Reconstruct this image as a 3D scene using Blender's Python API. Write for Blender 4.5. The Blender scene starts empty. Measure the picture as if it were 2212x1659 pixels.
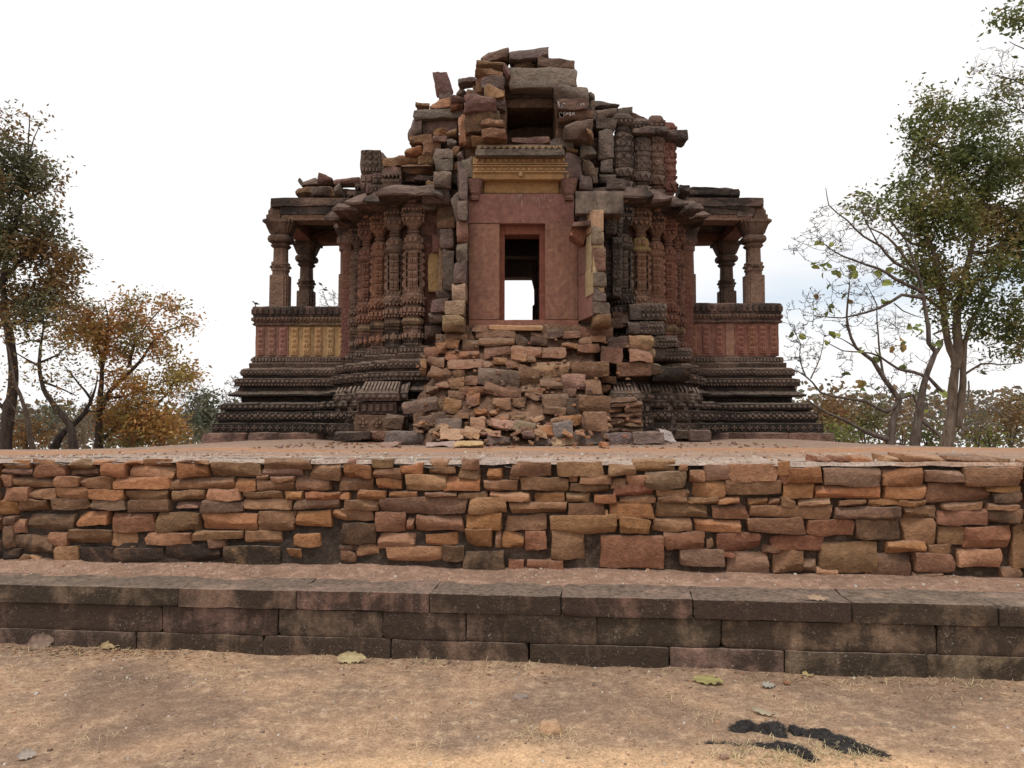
import bpy, math, random
import numpy as np
from mathutils import Vector, noise

# ---------------------------------------------------------------- camera, sky, sun, exposure
SC = bpy.context.scene
COL = SC.collection
EYE = 1.65
F = 1670.0                       # focal length in units of a 2212-wide picture
PITCH = math.atan((908 - 829.5) / F)
cam_d = bpy.data.cameras.new('camera')
cam = bpy.data.objects.new('camera', cam_d)
COL.objects.link(cam)
cam.location = (0, 0, EYE)
cam.rotation_euler = (math.pi / 2 + PITCH, 0, 0)
cam_d.sensor_width = 36
cam_d.lens = 36 * F / 2212
cam_d.clip_start = 0.05
cam_d.clip_end = 3000
SC.camera = cam
SC.view_settings.view_transform = 'Standard'
SC.view_settings.look = 'None'
SC.view_settings.exposure = 0.0
SC.view_settings.gamma = 1.0

SUN_EL, SUN_AZ = math.radians(72), math.radians(215)    # azimuth clockwise from +Y: behind the camera, to the left
w = bpy.data.worlds.new('World')
SC.world = w
w.use_nodes = True
nt = w.node_tree
nt.nodes.clear()
wo = nt.nodes.new('ShaderNodeOutputWorld')
sky = nt.nodes.new('ShaderNodeTexSky')
sky.sky_type = 'NISHITA'
sky.sun_disc = False
sky.sun_elevation = SUN_EL
sky.sun_rotation = SUN_AZ
sky.dust_density = 0.4
bg1 = nt.nodes.new('ShaderNodeBackground')
bg1.inputs[1].default_value = 0.14
nt.links.new(sky.outputs[0], bg1.inputs[0])
bg2 = nt.nodes.new('ShaderNodeBackground')              # bright cloud cover
bg2.inputs[0].default_value = (1.0, 0.99, 0.985, 1)
bg2.inputs[1].default_value = 1.06
tc = nt.nodes.new('ShaderNodeTexCoord')
mp = nt.nodes.new('ShaderNodeMapping')
mp.inputs['Scale'].default_value = (1.2, 1.2, 9.0)
mp.inputs['Location'].default_value = (0.3, 0.1, 0.35)
nt.links.new(tc.outputs['Generated'], mp.inputs[0])
cn = nt.nodes.new('ShaderNodeTexNoise')
cn.inputs['Scale'].default_value = 1.6
cn.inputs['Detail'].default_value = 5
nt.links.new(mp.outputs[0], cn.inputs['Vector'])
sx = nt.nodes.new('ShaderNodeSeparateXYZ')
nt.links.new(tc.outputs['Generated'], sx.inputs[0])


def wmath(op, a, b=None, clamp=False):
    m = nt.nodes.new('ShaderNodeMath')
    m.operation = op
    m.use_clamp = clamp
    for i, v in enumerate((a, b)):
        if v is None:
            continue
        if isinstance(v, (int, float)):
            m.inputs[i].default_value = v
        else:
            nt.links.new(v, m.inputs[i])
    return m.outputs[0]


# gap in the cloud cover: a low band on the right hand side of the sky
band = wmath('SUBTRACT', 1.0, wmath('MULTIPLY', wmath('ABSOLUTE', wmath('SUBTRACT', sx.outputs[2], 0.15)), 13.0), True)
side = wmath('MULTIPLY', wmath('SUBTRACT', sx.outputs[0], 0.16), 6.0, True)
gap = wmath('MULTIPLY', band, side)
gapn = wmath('MULTIPLY', gap, wmath('MULTIPLY', wmath('SUBTRACT', cn.outputs['Fac'], 0.28), 3.0, True))
cover = wmath('SUBTRACT', 1.0, wmath('MULTIPLY', gapn, 0.6), True)
mxs = nt.nodes.new('ShaderNodeMixShader')
nt.links.new(cover, mxs.inputs[0])
nt.links.new(bg1.outputs[0], mxs.inputs[1])
nt.links.new(bg2.outputs[0], mxs.inputs[2])
nt.links.new(mxs.outputs[0], wo.inputs[0])

sun_d = bpy.data.lights.new('sun', 'SUN')
sun_d.energy = 2.3
sun_d.angle = math.radians(16)
sun_d.color = (1.0, 0.96, 0.91)
sun = bpy.data.objects.new('sun', sun_d)
COL.objects.link(sun)
sdir = Vector((math.sin(SUN_AZ) * math.cos(SUN_EL), math.cos(SUN_AZ) * math.cos(SUN_EL), math.sin(SUN_EL)))
sun.rotation_euler = (-sdir).to_track_quat('-Z', 'Y').to_euler()
sun.location = (-10, -20, 30)

# ---------------------------------------------------------------- helpers
RNG = random.Random(7)
U = RNG.uniform
CP, SP = math.cos(PITCH), math.sin(PITCH)


def ray(px, py):
    dx, dy = (px - 1106) / F, (829.5 - py) / F
    return Vector((dx, CP - SP * dy, SP + CP * dy))


def P(px, py, Y):                      # the point of that line of sight at depth Y
    r = ray(px, py)
    k = Y / r.y
    return Vector((r.x * k, Y, EYE + r.z * k))


def zat(py, Y):
    return P(1106, py, Y).z


def G(px, py, z=0.0):                  # ... at height z
    r = ray(px, py)
    k = (z - EYE) / r.z
    return Vector((r.x * k, r.y * k, z))


class Plane:                           # a vertical plane through two points of the plan
    def __init__(s, A, B):
        s.A = Vector((A[0], A[1], 0))
        d = Vector((B[0] - A[0], B[1] - A[1], 0))
        s.u = d.normalized()
        s.n = Vector((s.u.y, -s.u.x, 0))
        if s.n.y > 0:
            s.n = -s.n

    def hit(s, px, py, off=0.0):
        r = ray(px, py)
        o = Vector((0, 0, EYE))
        k = ((s.A + s.n * off) - o).dot(s.n) / r.dot(s.n)
        return o + r * k

    def at(s, X, z=0.0, off=0.0):
        k = (X - s.A.x) / s.u.x
        p = s.A + s.u * k + s.n * off
        return Vector((p.x, p.y, z))


KERB = Plane((-3.83, 5.78), (3.28, 4.95))
WALL = Plane((-4.28, 6.46), (3.84, 5.80))


def nz(p, s=1.0, seed=0.0):
    return noise.noise(Vector((p[0] * s + seed, p[1] * s - seed * .7, p[2] * s + seed * 1.3)))


class MB:
    """collects geometry for ONE mesh object"""
    def __init__(s):
        s.v, s.f, s.c, s.n = [], [], [], 0

    def add(s, V, Fs, c):
        V = [tuple(x) for x in V]
        if len(c) == 4 and not hasattr(c[0], '__len__'):
            s.c += [tuple(c)] * len(V)
        else:
            s.c += [tuple(x) for x in c]
        b = s.n
        s.v += V
        s.f += [tuple(i + b for i in q) for q in Fs]
        s.n += len(V)

    def build(s, name, mat, parent=None, origin=None, sharp=35, flat=False):
        me = bpy.data.meshes.new(name)
        if origin is None:
            origin = Vector((0, 0, 0))
        if parent is not None and origin == Vector((0, 0, 0)):
            origin = wloc(parent)
        V = np.array(s.v, dtype=float).reshape(-1, 3) - np.array(origin)
        me.from_pydata(V.tolist(), [], s.f)
        at = me.attributes.new('tint', 'FLOAT_COLOR', 'POINT')
        at.data.foreach_set('color', np.array(s.c, dtype=np.float32).ravel())
        if not flat:
            me.polygons.foreach_set('use_smooth', [True] * len(me.polygons))
            try:
                me.set_sharp_from_angle(angle=math.radians(sharp))
            except Exception:
                pass
        me.materials.append(mat)
        o = bpy.data.objects.new(name, me)
        COL.objects.link(o)
        if parent is not None:
            o.parent = parent
            o.location = Vector(origin) - wloc(parent)
        else:
            o.location = origin
        return o


def wloc(o):
    p = Vector(o.location)
    while o.parent is not None:
        o = o.parent
        p += Vector(o.location)
    return p


def tag(o, label=None, cat=None, group=None, kind=None):
    for k, v in (('label', label), ('category', cat), ('group', group), ('kind', kind)):
        if v:
            o[k] = v
    return o


def empty(name, loc, parent=None):
    o = bpy.data.objects.new(name, None)
    COL.objects.link(o)
    o.empty_display_size = 0.2
    if parent is not None:
        o.parent = parent
        o.location = Vector(loc) - wloc(parent)
    else:
        o.location = loc
    return o


# ---------------------------------------------------------------- materials
def new_mat(name):
    m = bpy.data.materials.new(name)
    m.use_nodes = True
    t = m.node_tree
    t.nodes.clear()
    out = t.nodes.new('ShaderNodeOutputMaterial')
    b = t.nodes.new('ShaderNodeBsdfPrincipled')
    t.links.new(b.outputs[0], out.inputs[0])
    return m, t, b, out


def N(t, kind, **kw):
    n = t.nodes.new('ShaderNode' + kind)
    for k, v in kw.items():
        if k in n.inputs:
            n.inputs[k].default_value = v
        else:
            setattr(n, k, v)
    return n


def M(t, op, a, b=None, clamp=False):
    m = t.nodes.new('ShaderNodeMath')
    m.operation = op
    m.use_clamp = clamp
    for i, v in enumerate((a, b)):
        if v is None:
            continue
        if isinstance(v, (int, float)):
            m.inputs[i].default_value = v
        else:
            t.links.new(v, m.inputs[i])
    return m.outputs[0]


def mixc(t, fac, a, b, mode='MIX'):
    m = t.nodes.new('ShaderNodeMix')
    m.data_type = 'RGBA'
    m.blend_type = mode
    for i, v in ((0, fac), (6, a), (7, b)):
        if isinstance(v, (int, float)):
            m.inputs[i].default_value = v
        elif isinstance(v, tuple):
            m.inputs[i].default_value = v
        else:
            t.links.new(v, m.inputs[i])
    return m.outputs[2]


def noise_tex(t, pos, scale, detail=5, rough=.6, dist=0.0):
    n = N(t, 'TexNoise')
    n.inputs['Scale'].default_value = scale
    n.inputs['Detail'].default_value = detail
    n.inputs['Roughness'].default_value = rough
    n.inputs['Distortion'].default_value = dist
    t.links.new(pos, n.inputs['Vector'])
    return n.outputs['Fac']


def ramp01(t, v, a, b):               # clamp((v-a)/(b-a))
    return M(t, 'MULTIPLY', M(t, 'SUBTRACT', v, a), 1.0 / (b - a), True)


def stone_material(name, bump=.5, bdist=.02, fine=1.0, streak=False, stain_col=(.022, .018, .016, 1), lichen=.5, dust=.45):
    m, t, b, out = new_mat(name)
    at = N(t, 'Attribute', attribute_name='tint')
    geo = N(t, 'NewGeometry')
    pos = geo.outputs['Position']
    n1 = noise_tex(t, pos, 2.6 * fine, 6)
    n2 = noise_tex(t, pos, 11 * fine, 6, .65)
    n3 = noise_tex(t, pos, 1.3 * fine, 9, .68, .6)
    n4 = noise_tex(t, pos, 26 * fine, 4, .6)
    br = M(t, 'ADD', .05, M(t, 'ADD', M(t, 'MULTIPLY', n1, .7), M(t, 'MULTIPLY', n2, 1.2)))
    cc = N(t, 'CombineXYZ')
    for i in range(3):
        t.links.new(br, cc.inputs[i])
    col = mixc(t, 1.0, at.outputs['Color'], cc.outputs[0], 'MULTIPLY')
    # ochre veins and patches of the sandstone
    col = mixc(t, M(t, 'MULTIPLY', ramp01(t, n2, .56, .72), .35), col, (.34, .19, .09, 1))
    # dark biofilm
    if streak:
        mp_ = N(t, 'Mapping')
        mp_.inputs['Scale'].default_value = (3.5, 3.5, .55)
        t.links.new(pos, mp_.inputs[0])
        n5 = noise_tex(t, mp_.outputs[0], 1.6, 7, .62, .3)
        n3 = M(t, 'ADD', M(t, 'MULTIPLY', n3, .6), M(t, 'MULTIPLY', n5, .4))
    s = ramp01(t, n3, .30, .70)
    th = M(t, 'SUBTRACT', 1.0, at.outputs['Alpha'])
    fac = M(t, 'ADD', M(t, 'MULTIPLY', M(t, 'SUBTRACT', s, th), 2.6), .35, True)
    fac = M(t, 'MULTIPLY', fac, M(t, 'MULTIPLY', at.outputs['Alpha'], 1.6, True))
    col = mixc(t, M(t, 'MULTIPLY', fac, .86), col, stain_col)
    # pale lichen specks
    col = mixc(t, M(t, 'MULTIPLY', M(t, 'MULTIPLY', ramp01(t, n4, .60, .68), ramp01(t, n1, .42, .6)), lichen), col, (.30, .27, .22, 1))
    # earth dust settled on whatever faces up
    sz = N(t, 'SeparateXYZ')
    t.links.new(geo.outputs['Normal'], sz.inputs[0])
    col = mixc(t, M(t, 'MULTIPLY', M(t, 'MULTIPLY', ramp01(t, sz.outputs[2], .55, .95), ramp01(t, n2, .3, .6)), dust), col, (.31, .235, .185, 1))
    t.links.new(col, b.inputs['Base Color'])
    b.inputs['Roughness'].default_value = .93
    b.inputs['Specular IOR Level'].default_value = .18
    vo = N(t, 'TexVoronoi', feature='DISTANCE_TO_EDGE')
    vo.inputs['Scale'].default_value = 7 * fine
    t.links.new(pos, vo.inputs['Vector'])
    h = M(t, 'ADD', M(t, 'MULTIPLY', n2, 1.5), M(t, 'MULTIPLY', n4, .8))
    h = M(t, 'ADD', h, M(t, 'MULTIPLY', ramp01(t, vo.outputs['Distance'], 0, .06), .08))
    bp = N(t, 'Bump')
    bp.inputs['Strength'].default_value = bump
    bp.inputs['Distance'].default_value = bdist
    t.links.new(h, bp.inputs['Height'])
    t.links.new(bp.outputs[0], b.inputs['Normal'])
    return m


MAT = {}
MAT['stone'] = stone_material('sandstone', .9, .05)
MAT['wallstone'] = stone_material('field_sandstone', .7, .02, 2.2, lichen=.3)
MAT['carved'] = stone_material('carved_sandstone', .9, .04, 1.8)
MAT['plinth'] = stone_material('weathered_carved_sandstone', .9, .04, 1.6, streak=True)
MAT['smooth'] = stone_material('dressed_sandstone', .45, .014, 1.3, streak=True, lichen=.15)
MAT['kerb'] = stone_material('kerb_sandstone', .6, .014, 2.4, streak=True, stain_col=(.027, .020, .015, 1), lichen=.7, dust=.45)


def soil_material(name, cols, scale, bump=.5, bdist=.02, patch=None, speck=(.36, .30, .26, 1)):
    m, t, b, out = new_mat(name)
    at = N(t, 'Attribute', attribute_name='tint')
    pos = N(t, 'NewGeometry').outputs['Position']
    n1 = noise_tex(t, pos, scale, 7, .62, .4)
    n2 = noise_tex(t, pos, scale * 7, 6, .65)
    n3 = noise_tex(t, pos, scale * 40, 3, .6)
    col = mixc(t, ramp01(t, n1, .38, .62), cols[0], cols[1])
    col = mixc(t, M(t, 'MULTIPLY', ramp01(t, n2, .5, .68), .55), col, cols[2])
    col = mixc(t, at.outputs['Alpha'], col, at.outputs['Color'])
    br = M(t, 'ADD', .12, M(t, 'ADD', M(t, 'MULTIPLY', n2, .9), M(t, 'MULTIPLY', n3, .86)))
    cc = N(t, 'CombineXYZ')
    for i in range(3):
        t.links.new(br, cc.inputs[i])
    col = mixc(t, 1.0, col, cc.outputs[0], 'MULTIPLY')
    for sc_, am in ((scale * 45, .32), (scale * 110, .36)):       # grit
        gv = N(t, 'TexVoronoi')
        gv.inputs['Scale'].default_value = sc_
        t.links.new(pos, gv.inputs['Vector'])
        gs = N(t, 'SeparateColor')
        t.links.new(gv.outputs['Color'], gs.inputs[0])
        gk = M(t, 'ADD', 1 - am / 2, M(t, 'MULTIPLY', gs.outputs[0], am))
        gc = N(t, 'CombineXYZ')
        for i in range(3):
            t.links.new(gk, gc.inputs[i])
        col = mixc(t, 1.0, col, gc.outputs[0], 'MULTIPLY')
    vo = N(t, 'TexVoronoi')
    vo.inputs['Scale'].default_value = scale * 55
    t.links.new(pos, vo.inputs['Vector'])
    sp = M(t, 'MULTIPLY', M(t, 'SUBTRACT', 1.0, ramp01(t, vo.outputs['Distance'], .12, .22)), ramp01(t, n2, .5, .6))
    col = mixc(t, M(t, 'MULTIPLY', sp, .6), col, speck)
    t.links.new(col, b.inputs['Base Color'])
    b.inputs['Roughness'].default_value = 1.0
    b.inputs['Specular IOR Level'].default_value = .1
    bp = N(t, 'Bump')
    bp.inputs['Strength'].default_value = bump
    bp.inputs['Distance'].default_value = bdist
    t.links.new(M(t, 'ADD', M(t, 'MULTIPLY', n2, .8), M(t, 'MULTIPLY', n3, .5)), bp.inputs['Height'])
    t.links.new(bp.outputs[0], b.inputs['Normal'])
    return m


MAT['ground'] = soil_material('sandy_soil', ((.320, .205, .130, 1), (.215, .145, .100, 1), (.41, .295, .19, 1)), 1.7, 1.0, .012)
MAT['platform'] = soil_material('platform_earth', ((.34, .22, .155, 1), (.25, .17, .13, 1), (.42, .31, .24, 1)), 1.2, .9, .04)
MAT['earth'] = soil_material('rubble_earth', ((.19, .108, .068, 1), (.12, .07, .047, 1), (.25, .155, .10, 1)), 1.6, .9, .05)
MAT['ledge'] = soil_material('ledge_gravel', ((.27, .17, .12, 1), (.20, .125, .09, 1), (.34, .23, .17, 1)), 2.0, .9, .015, speck=(.42, .36, .32, 1))
MAT['mortar'] = soil_material('old_mortar', ((.105, .070, .049, 1), (.060, .043, .032, 1), (.18, .125, .09, 1)), 2.5, 1.0, .02, speck=(.3, .25, .22, 1))


def tint_material(name, rough=.8, trans=0.0, bump=0.0, bscale=30):
    m, t, b, out = new_mat(name)
    at = N(t, 'Attribute', attribute_name='tint')
    t.links.new(at.outputs['Color'], b.inputs['Base Color'])
    b.inputs['Roughness'].default_value = rough
    b.inputs['Specular IOR Level'].default_value = .25
    if trans:
        tr = N(t, 'BsdfTranslucent')
        t.links.new(at.outputs['Color'], tr.inputs['Color'])
        mx = N(t, 'MixShader')
        mx.inputs[0].default_value = trans
        t.links.new(b.outputs[0], mx.inputs[1])
        t.links.new(tr.outputs[0], mx.inputs[2])
        t.links.new(mx.outputs[0], out.inputs[0])
    if bump:
        pos = N(t, 'NewGeometry').outputs['Position']
        mp_ = N(t, 'Mapping')
        mp_.inputs['Scale'].default_value = (1, 1, .25)
        t.links.new(pos, mp_.inputs[0])
        n = noise_tex(t, mp_.outputs[0], bscale, 6, .65)
        col = mixc(t, ramp01(t, n, .35, .65), at.outputs['Color'], mixc(t, 1.0, at.outputs['Color'], (.42, .38, .36, 1), 'MULTIPLY'))
        t.links.new(col, b.inputs['Base Color'])
        bp = N(t, 'Bump')
        bp.inputs['Strength'].default_value = bump
        bp.inputs['Distance'].default_value = .03
        t.links.new(n, bp.inputs['Height'])
        t.links.new(bp.outputs[0], b.inputs['Normal'])
    return m


MAT['leaf'] = tint_material('foliage', .6, .35)
MAT['dry'] = tint_material('dry_leaf', .8, .15)
MAT['bark'] = tint_material('bark', .95, 0, .8, 14)
MAT['fur'] = tint_material('black_fur', .75)
MAT['paint'] = tint_material('white_paint', .8)

# ---------------------------------------------------------------- stone geometry
PAL = {'o': (.31, .140, .062), 'b': (.20, .108, .062), 'r': (.225, .096, .058), 't': (.335, .180, .100),
       'g': (.150, .112, .090), 'p': (.175, .100, .080), 'd': (.080, .054, .042), 'w': (.40, .34, .30),
       'y': (.34, .20, .085), 'k': (.055, .042, .036), 's': (.195, .088, .066)}


def tint(c, a=.0, var=.12):
    b = PAL[c] if isinstance(c, str) else c
    k = 1 + U(-var, var)
    return (b[0] * k * (1 + U(-.05, .05)), b[1] * k * (1 + U(-.06, .06)), b[2] * k * (1 + U(-.06, .06)), a)


def cube_grid(n, r):
    """vertices (-1..1) and faces of a rounded, subdivided cube"""
    if n <= 2:
        ts = [-1, -(1 - r), (1 - r), 1]
    elif n == 3:
        ts = [-1, -(1 - r), 0, (1 - r), 1]
    else:
        k = n - 1
        ts = [-1] + [-(1 - r) + 2 * (1 - r) * i / k for i in range(k + 1)] + [1]
    m = len(ts)
    idx, V, Fs = {}, [], []

    def vid(i, j, k):
        q = (i, j, k)
        if q not in idx:
            idx[q] = len(V)
            c = Vector((ts[i], ts[j], ts[k]))
            core = Vector([max(-(1 - r), min(1 - r, x)) for x in c])
            d = c - core
            if d.length > 1e-9:
                c = core + d.normalized() * min(r, max(abs(x) for x in d))
            V.append(c)
        return idx[q]
    e = m - 1
    for a in range(e):
        for b_ in range(e):
            Fs.append((vid(a, b_, 0), vid(a, b_ + 1, 0), vid(a + 1, b_ + 1, 0), vid(a + 1, b_, 0)))
            Fs.append((vid(a, b_, e), vid(a + 1, b_, e), vid(a + 1, b_ + 1, e), vid(a, b_ + 1, e)))
            Fs.append((vid(a, 0, b_), vid(a + 1, 0, b_), vid(a + 1, 0, b_ + 1), vid(a, 0, b_ + 1)))
            Fs.append((vid(a, e, b_), vid(a, e, b_ + 1), vid(a + 1, e, b_ + 1), vid(a + 1, e, b_)))
            Fs.append((vid(0, a, b_), vid(0, a, b_ + 1), vid(0, a + 1, b_ + 1), vid(0, a + 1, b_)))
            Fs.append((vid(e, a, b_), vid(e, a + 1, b_), vid(e, a + 1, b_ + 1), vid(e, a, b_ + 1)))
    return V, Fs


_CG = {}


def block(mb, fr, bk, c, n=4, r=.14, rough=.012, chops=2, chop=.22, freq=6.0):
    """a rough stone: fr and bk are the four corners (x0z0, x1z0, x1z1, x0z1) of its front and back"""
    key = (n, r)
    if key not in _CG:
        _CG[key] = cube_grid(n, r)
    V, Fs = _CG[key]
    V = [v.copy() for v in V]
    for _ in range(chops):
        if U(0, 1) < .55 and chop > .09:                       # a split facet on the face
            d = Vector((U(-.55, .55), -1, U(-.8, .8))).normalized()
            sm = abs(d.x) + abs(d.z)
            lim = -d.y + sm * U(.1, .6)
        else:
            d = Vector((RNG.choice((-1, 1)) * U(.15, 1), RNG.choice((-1, -1, 1)) * U(.3, 1), RNG.choice((-1, 1)) * U(.15, 1))).normalized()
            lim = (abs(d.x) + abs(d.y) + abs(d.z)) * (1 - U(.5, 1) * chop)
        for v in V:
            k = v.dot(d) - lim
            if k > 0:
                v -= d * k
    sd = U(0, 90)
    out = []
    for v in V:
        u, w_, h = (v.x + 1) / 2, (v.y + 1) / 2, (v.z + 1) / 2
        a = fr[0] * (1 - u) * (1 - h) + fr[1] * u * (1 - h) + fr[2] * u * h + fr[3] * (1 - u) * h
        b_ = bk[0] * (1 - u) * (1 - h) + bk[1] * u * (1 - h) + bk[2] * u * h + bk[3] * (1 - u) * h
        p = a * (1 - w_) + b_ * w_
        q = Vector((p.x * freq + sd, p.y * freq, p.z * freq))
        p = p + noise.noise_vector(q) * rough + noise.noise_vector(q * 3.1) * rough * .4
        out.append(p)
    mb.add(out, Fs, c)


def px_quad(q, Y, jig=0.0):
    """front corners from picture corners, order BL BR TR TL"""
    return [P(x, y, Y + U(-jig, jig)) for x, y in q]


def rectq(x0, x1, y0, y1):
    return [(x0, y1), (x1, y1), (x1, y0), (x0, y0)]


def box_block(mb, x0, x1, y0, y1, z0, z1, c, **kw):
    fr = [Vector((x0, y0, z0)), Vector((x1, y0, z0)), Vector((x1, y0, z1)), Vector((x0, y0, z1))]
    bk = [Vector((x0, y1, z0)), Vector((x1, y1, z0)), Vector((x1, y1, z1)), Vector((x0, y1, z1))]
    block(mb, fr, bk, c, **kw)


def stone_px(parent, name, zf, spec, Y, thick, mat, alpha=.25, shrink=.9, lean=0.0, rot=0.0, yaw=0.0, **kw):
    """one stone from its outline in the picture (4 numbers + colour, or 4 corners + colour), at its own depth and thickness"""
    if isinstance(spec[0], tuple):
        q = [zf(*p) for p in (spec[3], spec[2], spec[1], spec[0])]
        c = spec[4]
    else:
        a, b_ = zf(spec[0], spec[2]), zf(spec[1], spec[3])
        q = rectq(a[0], b_[0], a[1], b_[1])
        c = spec[4]
    if rot:
        mx, my = sum(p[0] for p in q) / 4, sum(p[1] for p in q) / 4
        an = U(-rot, rot)
        ca, sa = math.cos(an), math.sin(an)
        q = [(mx + (x - mx) * ca - (y - my) * sa, my + (x - mx) * sa + (y - my) * ca) for x, y in q]
    fr = px_quad(q, Y)
    yw = U(-yaw, yaw)
    fr = [p + Vector((0, yw * (1 if i in (1, 2) else -1), 0)) for i, p in enumerate(fr)]
    fr = [p + Vector((0, lean * (1 if i >= 2 else 0), 0)) for i, p in enumerate(fr)]
    ctr = (fr[0] + fr[1] + fr[2] + fr[3]) / 4
    bk = [ctr + (p - ctr) * shrink + Vector((0, thick, 0)) for p in fr]
    mb = MB()
    block(mb, fr, bk, tint(c, alpha), **kw)
    org = None if parent is not None else Vector((ctr.x, ctr.y + thick / 2, min(p.z for p in fr)))
    return mb.build(name, mat, parent, origin=org)


def Z1(x, y): return (432 + x * .2604, 86.4 + y * .2604)
def Z2(x, y): return (820.8 + x * .2343, 69.1 + y * .2343)
def Z3(x, y): return (1252.8 + x * .2604, 172.8 + y * .2604)
def Z4(x, y): return (449.3 + x * .3385, 414.7 + y * .3385)
def Z5(x, y): return (864 + x * .2083, 388.8 + y * .2083)
def Z6(x, y): return (1252.8 + x * .3281, 432 + y * .3281)
def Z7(x, y): return (820.8 + x * .293, 673.9 + y * .293)
def W1(x, y): return (x * .3359, 933.1 + y * .3359)
def W2(x, y): return (734.4 + x * .3359, 933.1 + y * .3359)
def W3(x, y): return (1468.8 + x * .3359, 933.1 + y * .3359)
def ZR(x, y): return (1693.4 + x * .323, 432 + y * .323)
def ZL(x, y): return (x * .276, 518.4 + y * .276)
# ---------------------------------------------------------------- setting: ground, platform, ledge
def smooth(a, b, x):
    t = max(0.0, min(1.0, (x - a) / (b - a)))
    return t * t * (3 - 2 * t)


def grid_mesh(name, xs, ys, fn, mat, kind='structure', cfn=None, sharp=180):
    mb = MB()
    V = [fn(x, y) for y in ys for x in xs]
    n = len(xs)
    Fs = [(j * n + i, j * n + i + 1, (j + 1) * n + i + 1, (j + 1) * n + i) for j in range(len(ys) - 1) for i in range(n - 1)]
    C = [cfn(v) if cfn else (0, 0, 0, 0) for v in V]
    mb.add(V, Fs, C)
    o = mb.build(name, mat, sharp=sharp)
    o['kind'] = kind
    return o


def axis(lo, hi, step, far_lo, far_hi, g=1.5):
    a = [lo + step * i for i in range(int((hi - lo) / step) + 1)]
    s, x = step, lo
    pre = []
    while x > far_lo:
        s *= g
        x -= s
        pre.append(x)
    s, x = step, a[-1]
    post = []
    while x < far_hi:
        s *= g
        x += s
        post.append(x)
    return pre[::-1] + a + post


def ground_z(x, y):
    p = Vector((x, y, 0))
    z = .012 * nz(p, .9, 3) + .014 * nz(p, 2.6, 5) + .009 * nz(p, 8, 9) + .006 * nz(p, 22, 2)
    d = (KERB.at(x).y - y)
    z += .010 * math.exp(-max(0, d) / .15)            # litter and soil banked up against the kerb
    return z


def ground_c(v):
    x, y = v[0], v[1]
    d = KERB.at(x).y - y
    n = nz(v, 1.1, 31) + .5 * nz(v, 3.3, 12)
    a = smooth(-.25, .55, .50 - ((x - .75) / 2.1) ** 2 * .8 - ((y - 3.45) / .6) ** 2 * .6 + n * .55)     # bare trodden sand
    if a > .02:
        return (.50, .325, .19, min(.85, a))
    b = smooth(.0, .6, -n - .1) * .7                   # damp dark soil
    return (.15, .10, .072, b)


ground = grid_mesh('ground', axis(-4.6, 4.6, .045, -60, 60), axis(2.6, 6.3, .035, -40, 6.4),
                   lambda x, y: (x, y, ground_z(x, y)), MAT['ground'], cfn=ground_c)

PLAT = 1.335


def plat_z(x, y):
    p = Vector((x, y, 0))
    ax = abs(x - .1)
    side = smooth(4.9, 6.4, ax)
    z = PLAT - .04 * max(0, y - 9.8) * side - .014 * max(0, y - 16) * (1 - side)
    z += .006 * nz(p, 1.2, 4) + .004 * nz(p, 4, 6)
    if y < 7.2:
        z += .01 * nz(p, 6, 1)
    z -= .03 * smooth(3.5, 5, -x) + .025 * smooth(6.8, 8.6, y)
    return z


def plat_c(v):
    x, y = v[0], v[1]
    n = nz(v, .7, 8) * 1.2
    e = y - WALL.at(x).y
    if e < .75 + .25 * nz(v, 2.0, 3) and x < 2.6 + n:
        k = smooth(.9, .2, e)
        return (.38, .315, .27, .6 * k)                # pale lime dust along the wall head
    k = smooth(.8, .1, abs(y - 8.9 - n * .5))
    if k > .05:
        return (.37, .185, .09, .75 * k)                # orange worn strip
    k = smooth(9.0, 10.5, y)
    return (.24, .165, .125, .6 * k)


_xs = axis(-9, 9, .15, -160, 160, 1.35)
_v = [-.03, -.018, -.008, 0.0, .015, .04, .08, .14, .2, .28, .36, .46, .58, .72, .88, 1.06, 1.26, 1.5, 1.75, 2.0, 2.3, 2.6, 3.0, 3.4, 3.8, 4.3, 4.8,
      5.4, 6, 7, 8, 9, 10, 12, 14, 17, 20, 25, 30, 40, 55, 80, 120, 200]


def plat_pt(x, v):
    y = WALL.at(x).y + .02 + v
    return (x, y, plat_z(x, y) - .03 * smooth(0, -.03, v) - .012 * max(0, nz((x, 0, 0), 5, 2)) * smooth(.2, 0, v) + .006 * nz((x, v, 0), 16, 3))


platform = grid_mesh('platform_ground', _xs, _v, plat_pt, MAT['platform'], cfn=plat_c)

KZ = lambda x: .462 + .005 * x


def ledge_pt(x, v):
    a, b = KERB.at(x, 0, -.20), WALL.at(x, 0, -.05)
    p = a.lerp(b, v)
    z = KZ(x) - .010 + (.045 - .012 * x) * smooth(.4, 1.0, v) * (.7 + .3 * nz(p, 1.5, 5))
    z += smooth(0, .3, v) * (.012 * nz(p, 3, 7) + .008 * nz(p, 11, 2)) + smooth(.0, .5, v) * .010 * (1 + nz(p, 2.2, 19)) - .02 * smooth(.25, 0, v + .12 * nz(p, 2.5, 3))
    return (p.x, p.y, z)


ledge = grid_mesh('ledge_path', axis(-5, 5, .04, -14, 14, 1.4), [i / 22 for i in range(23)], ledge_pt, MAT['ledge'])

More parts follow.
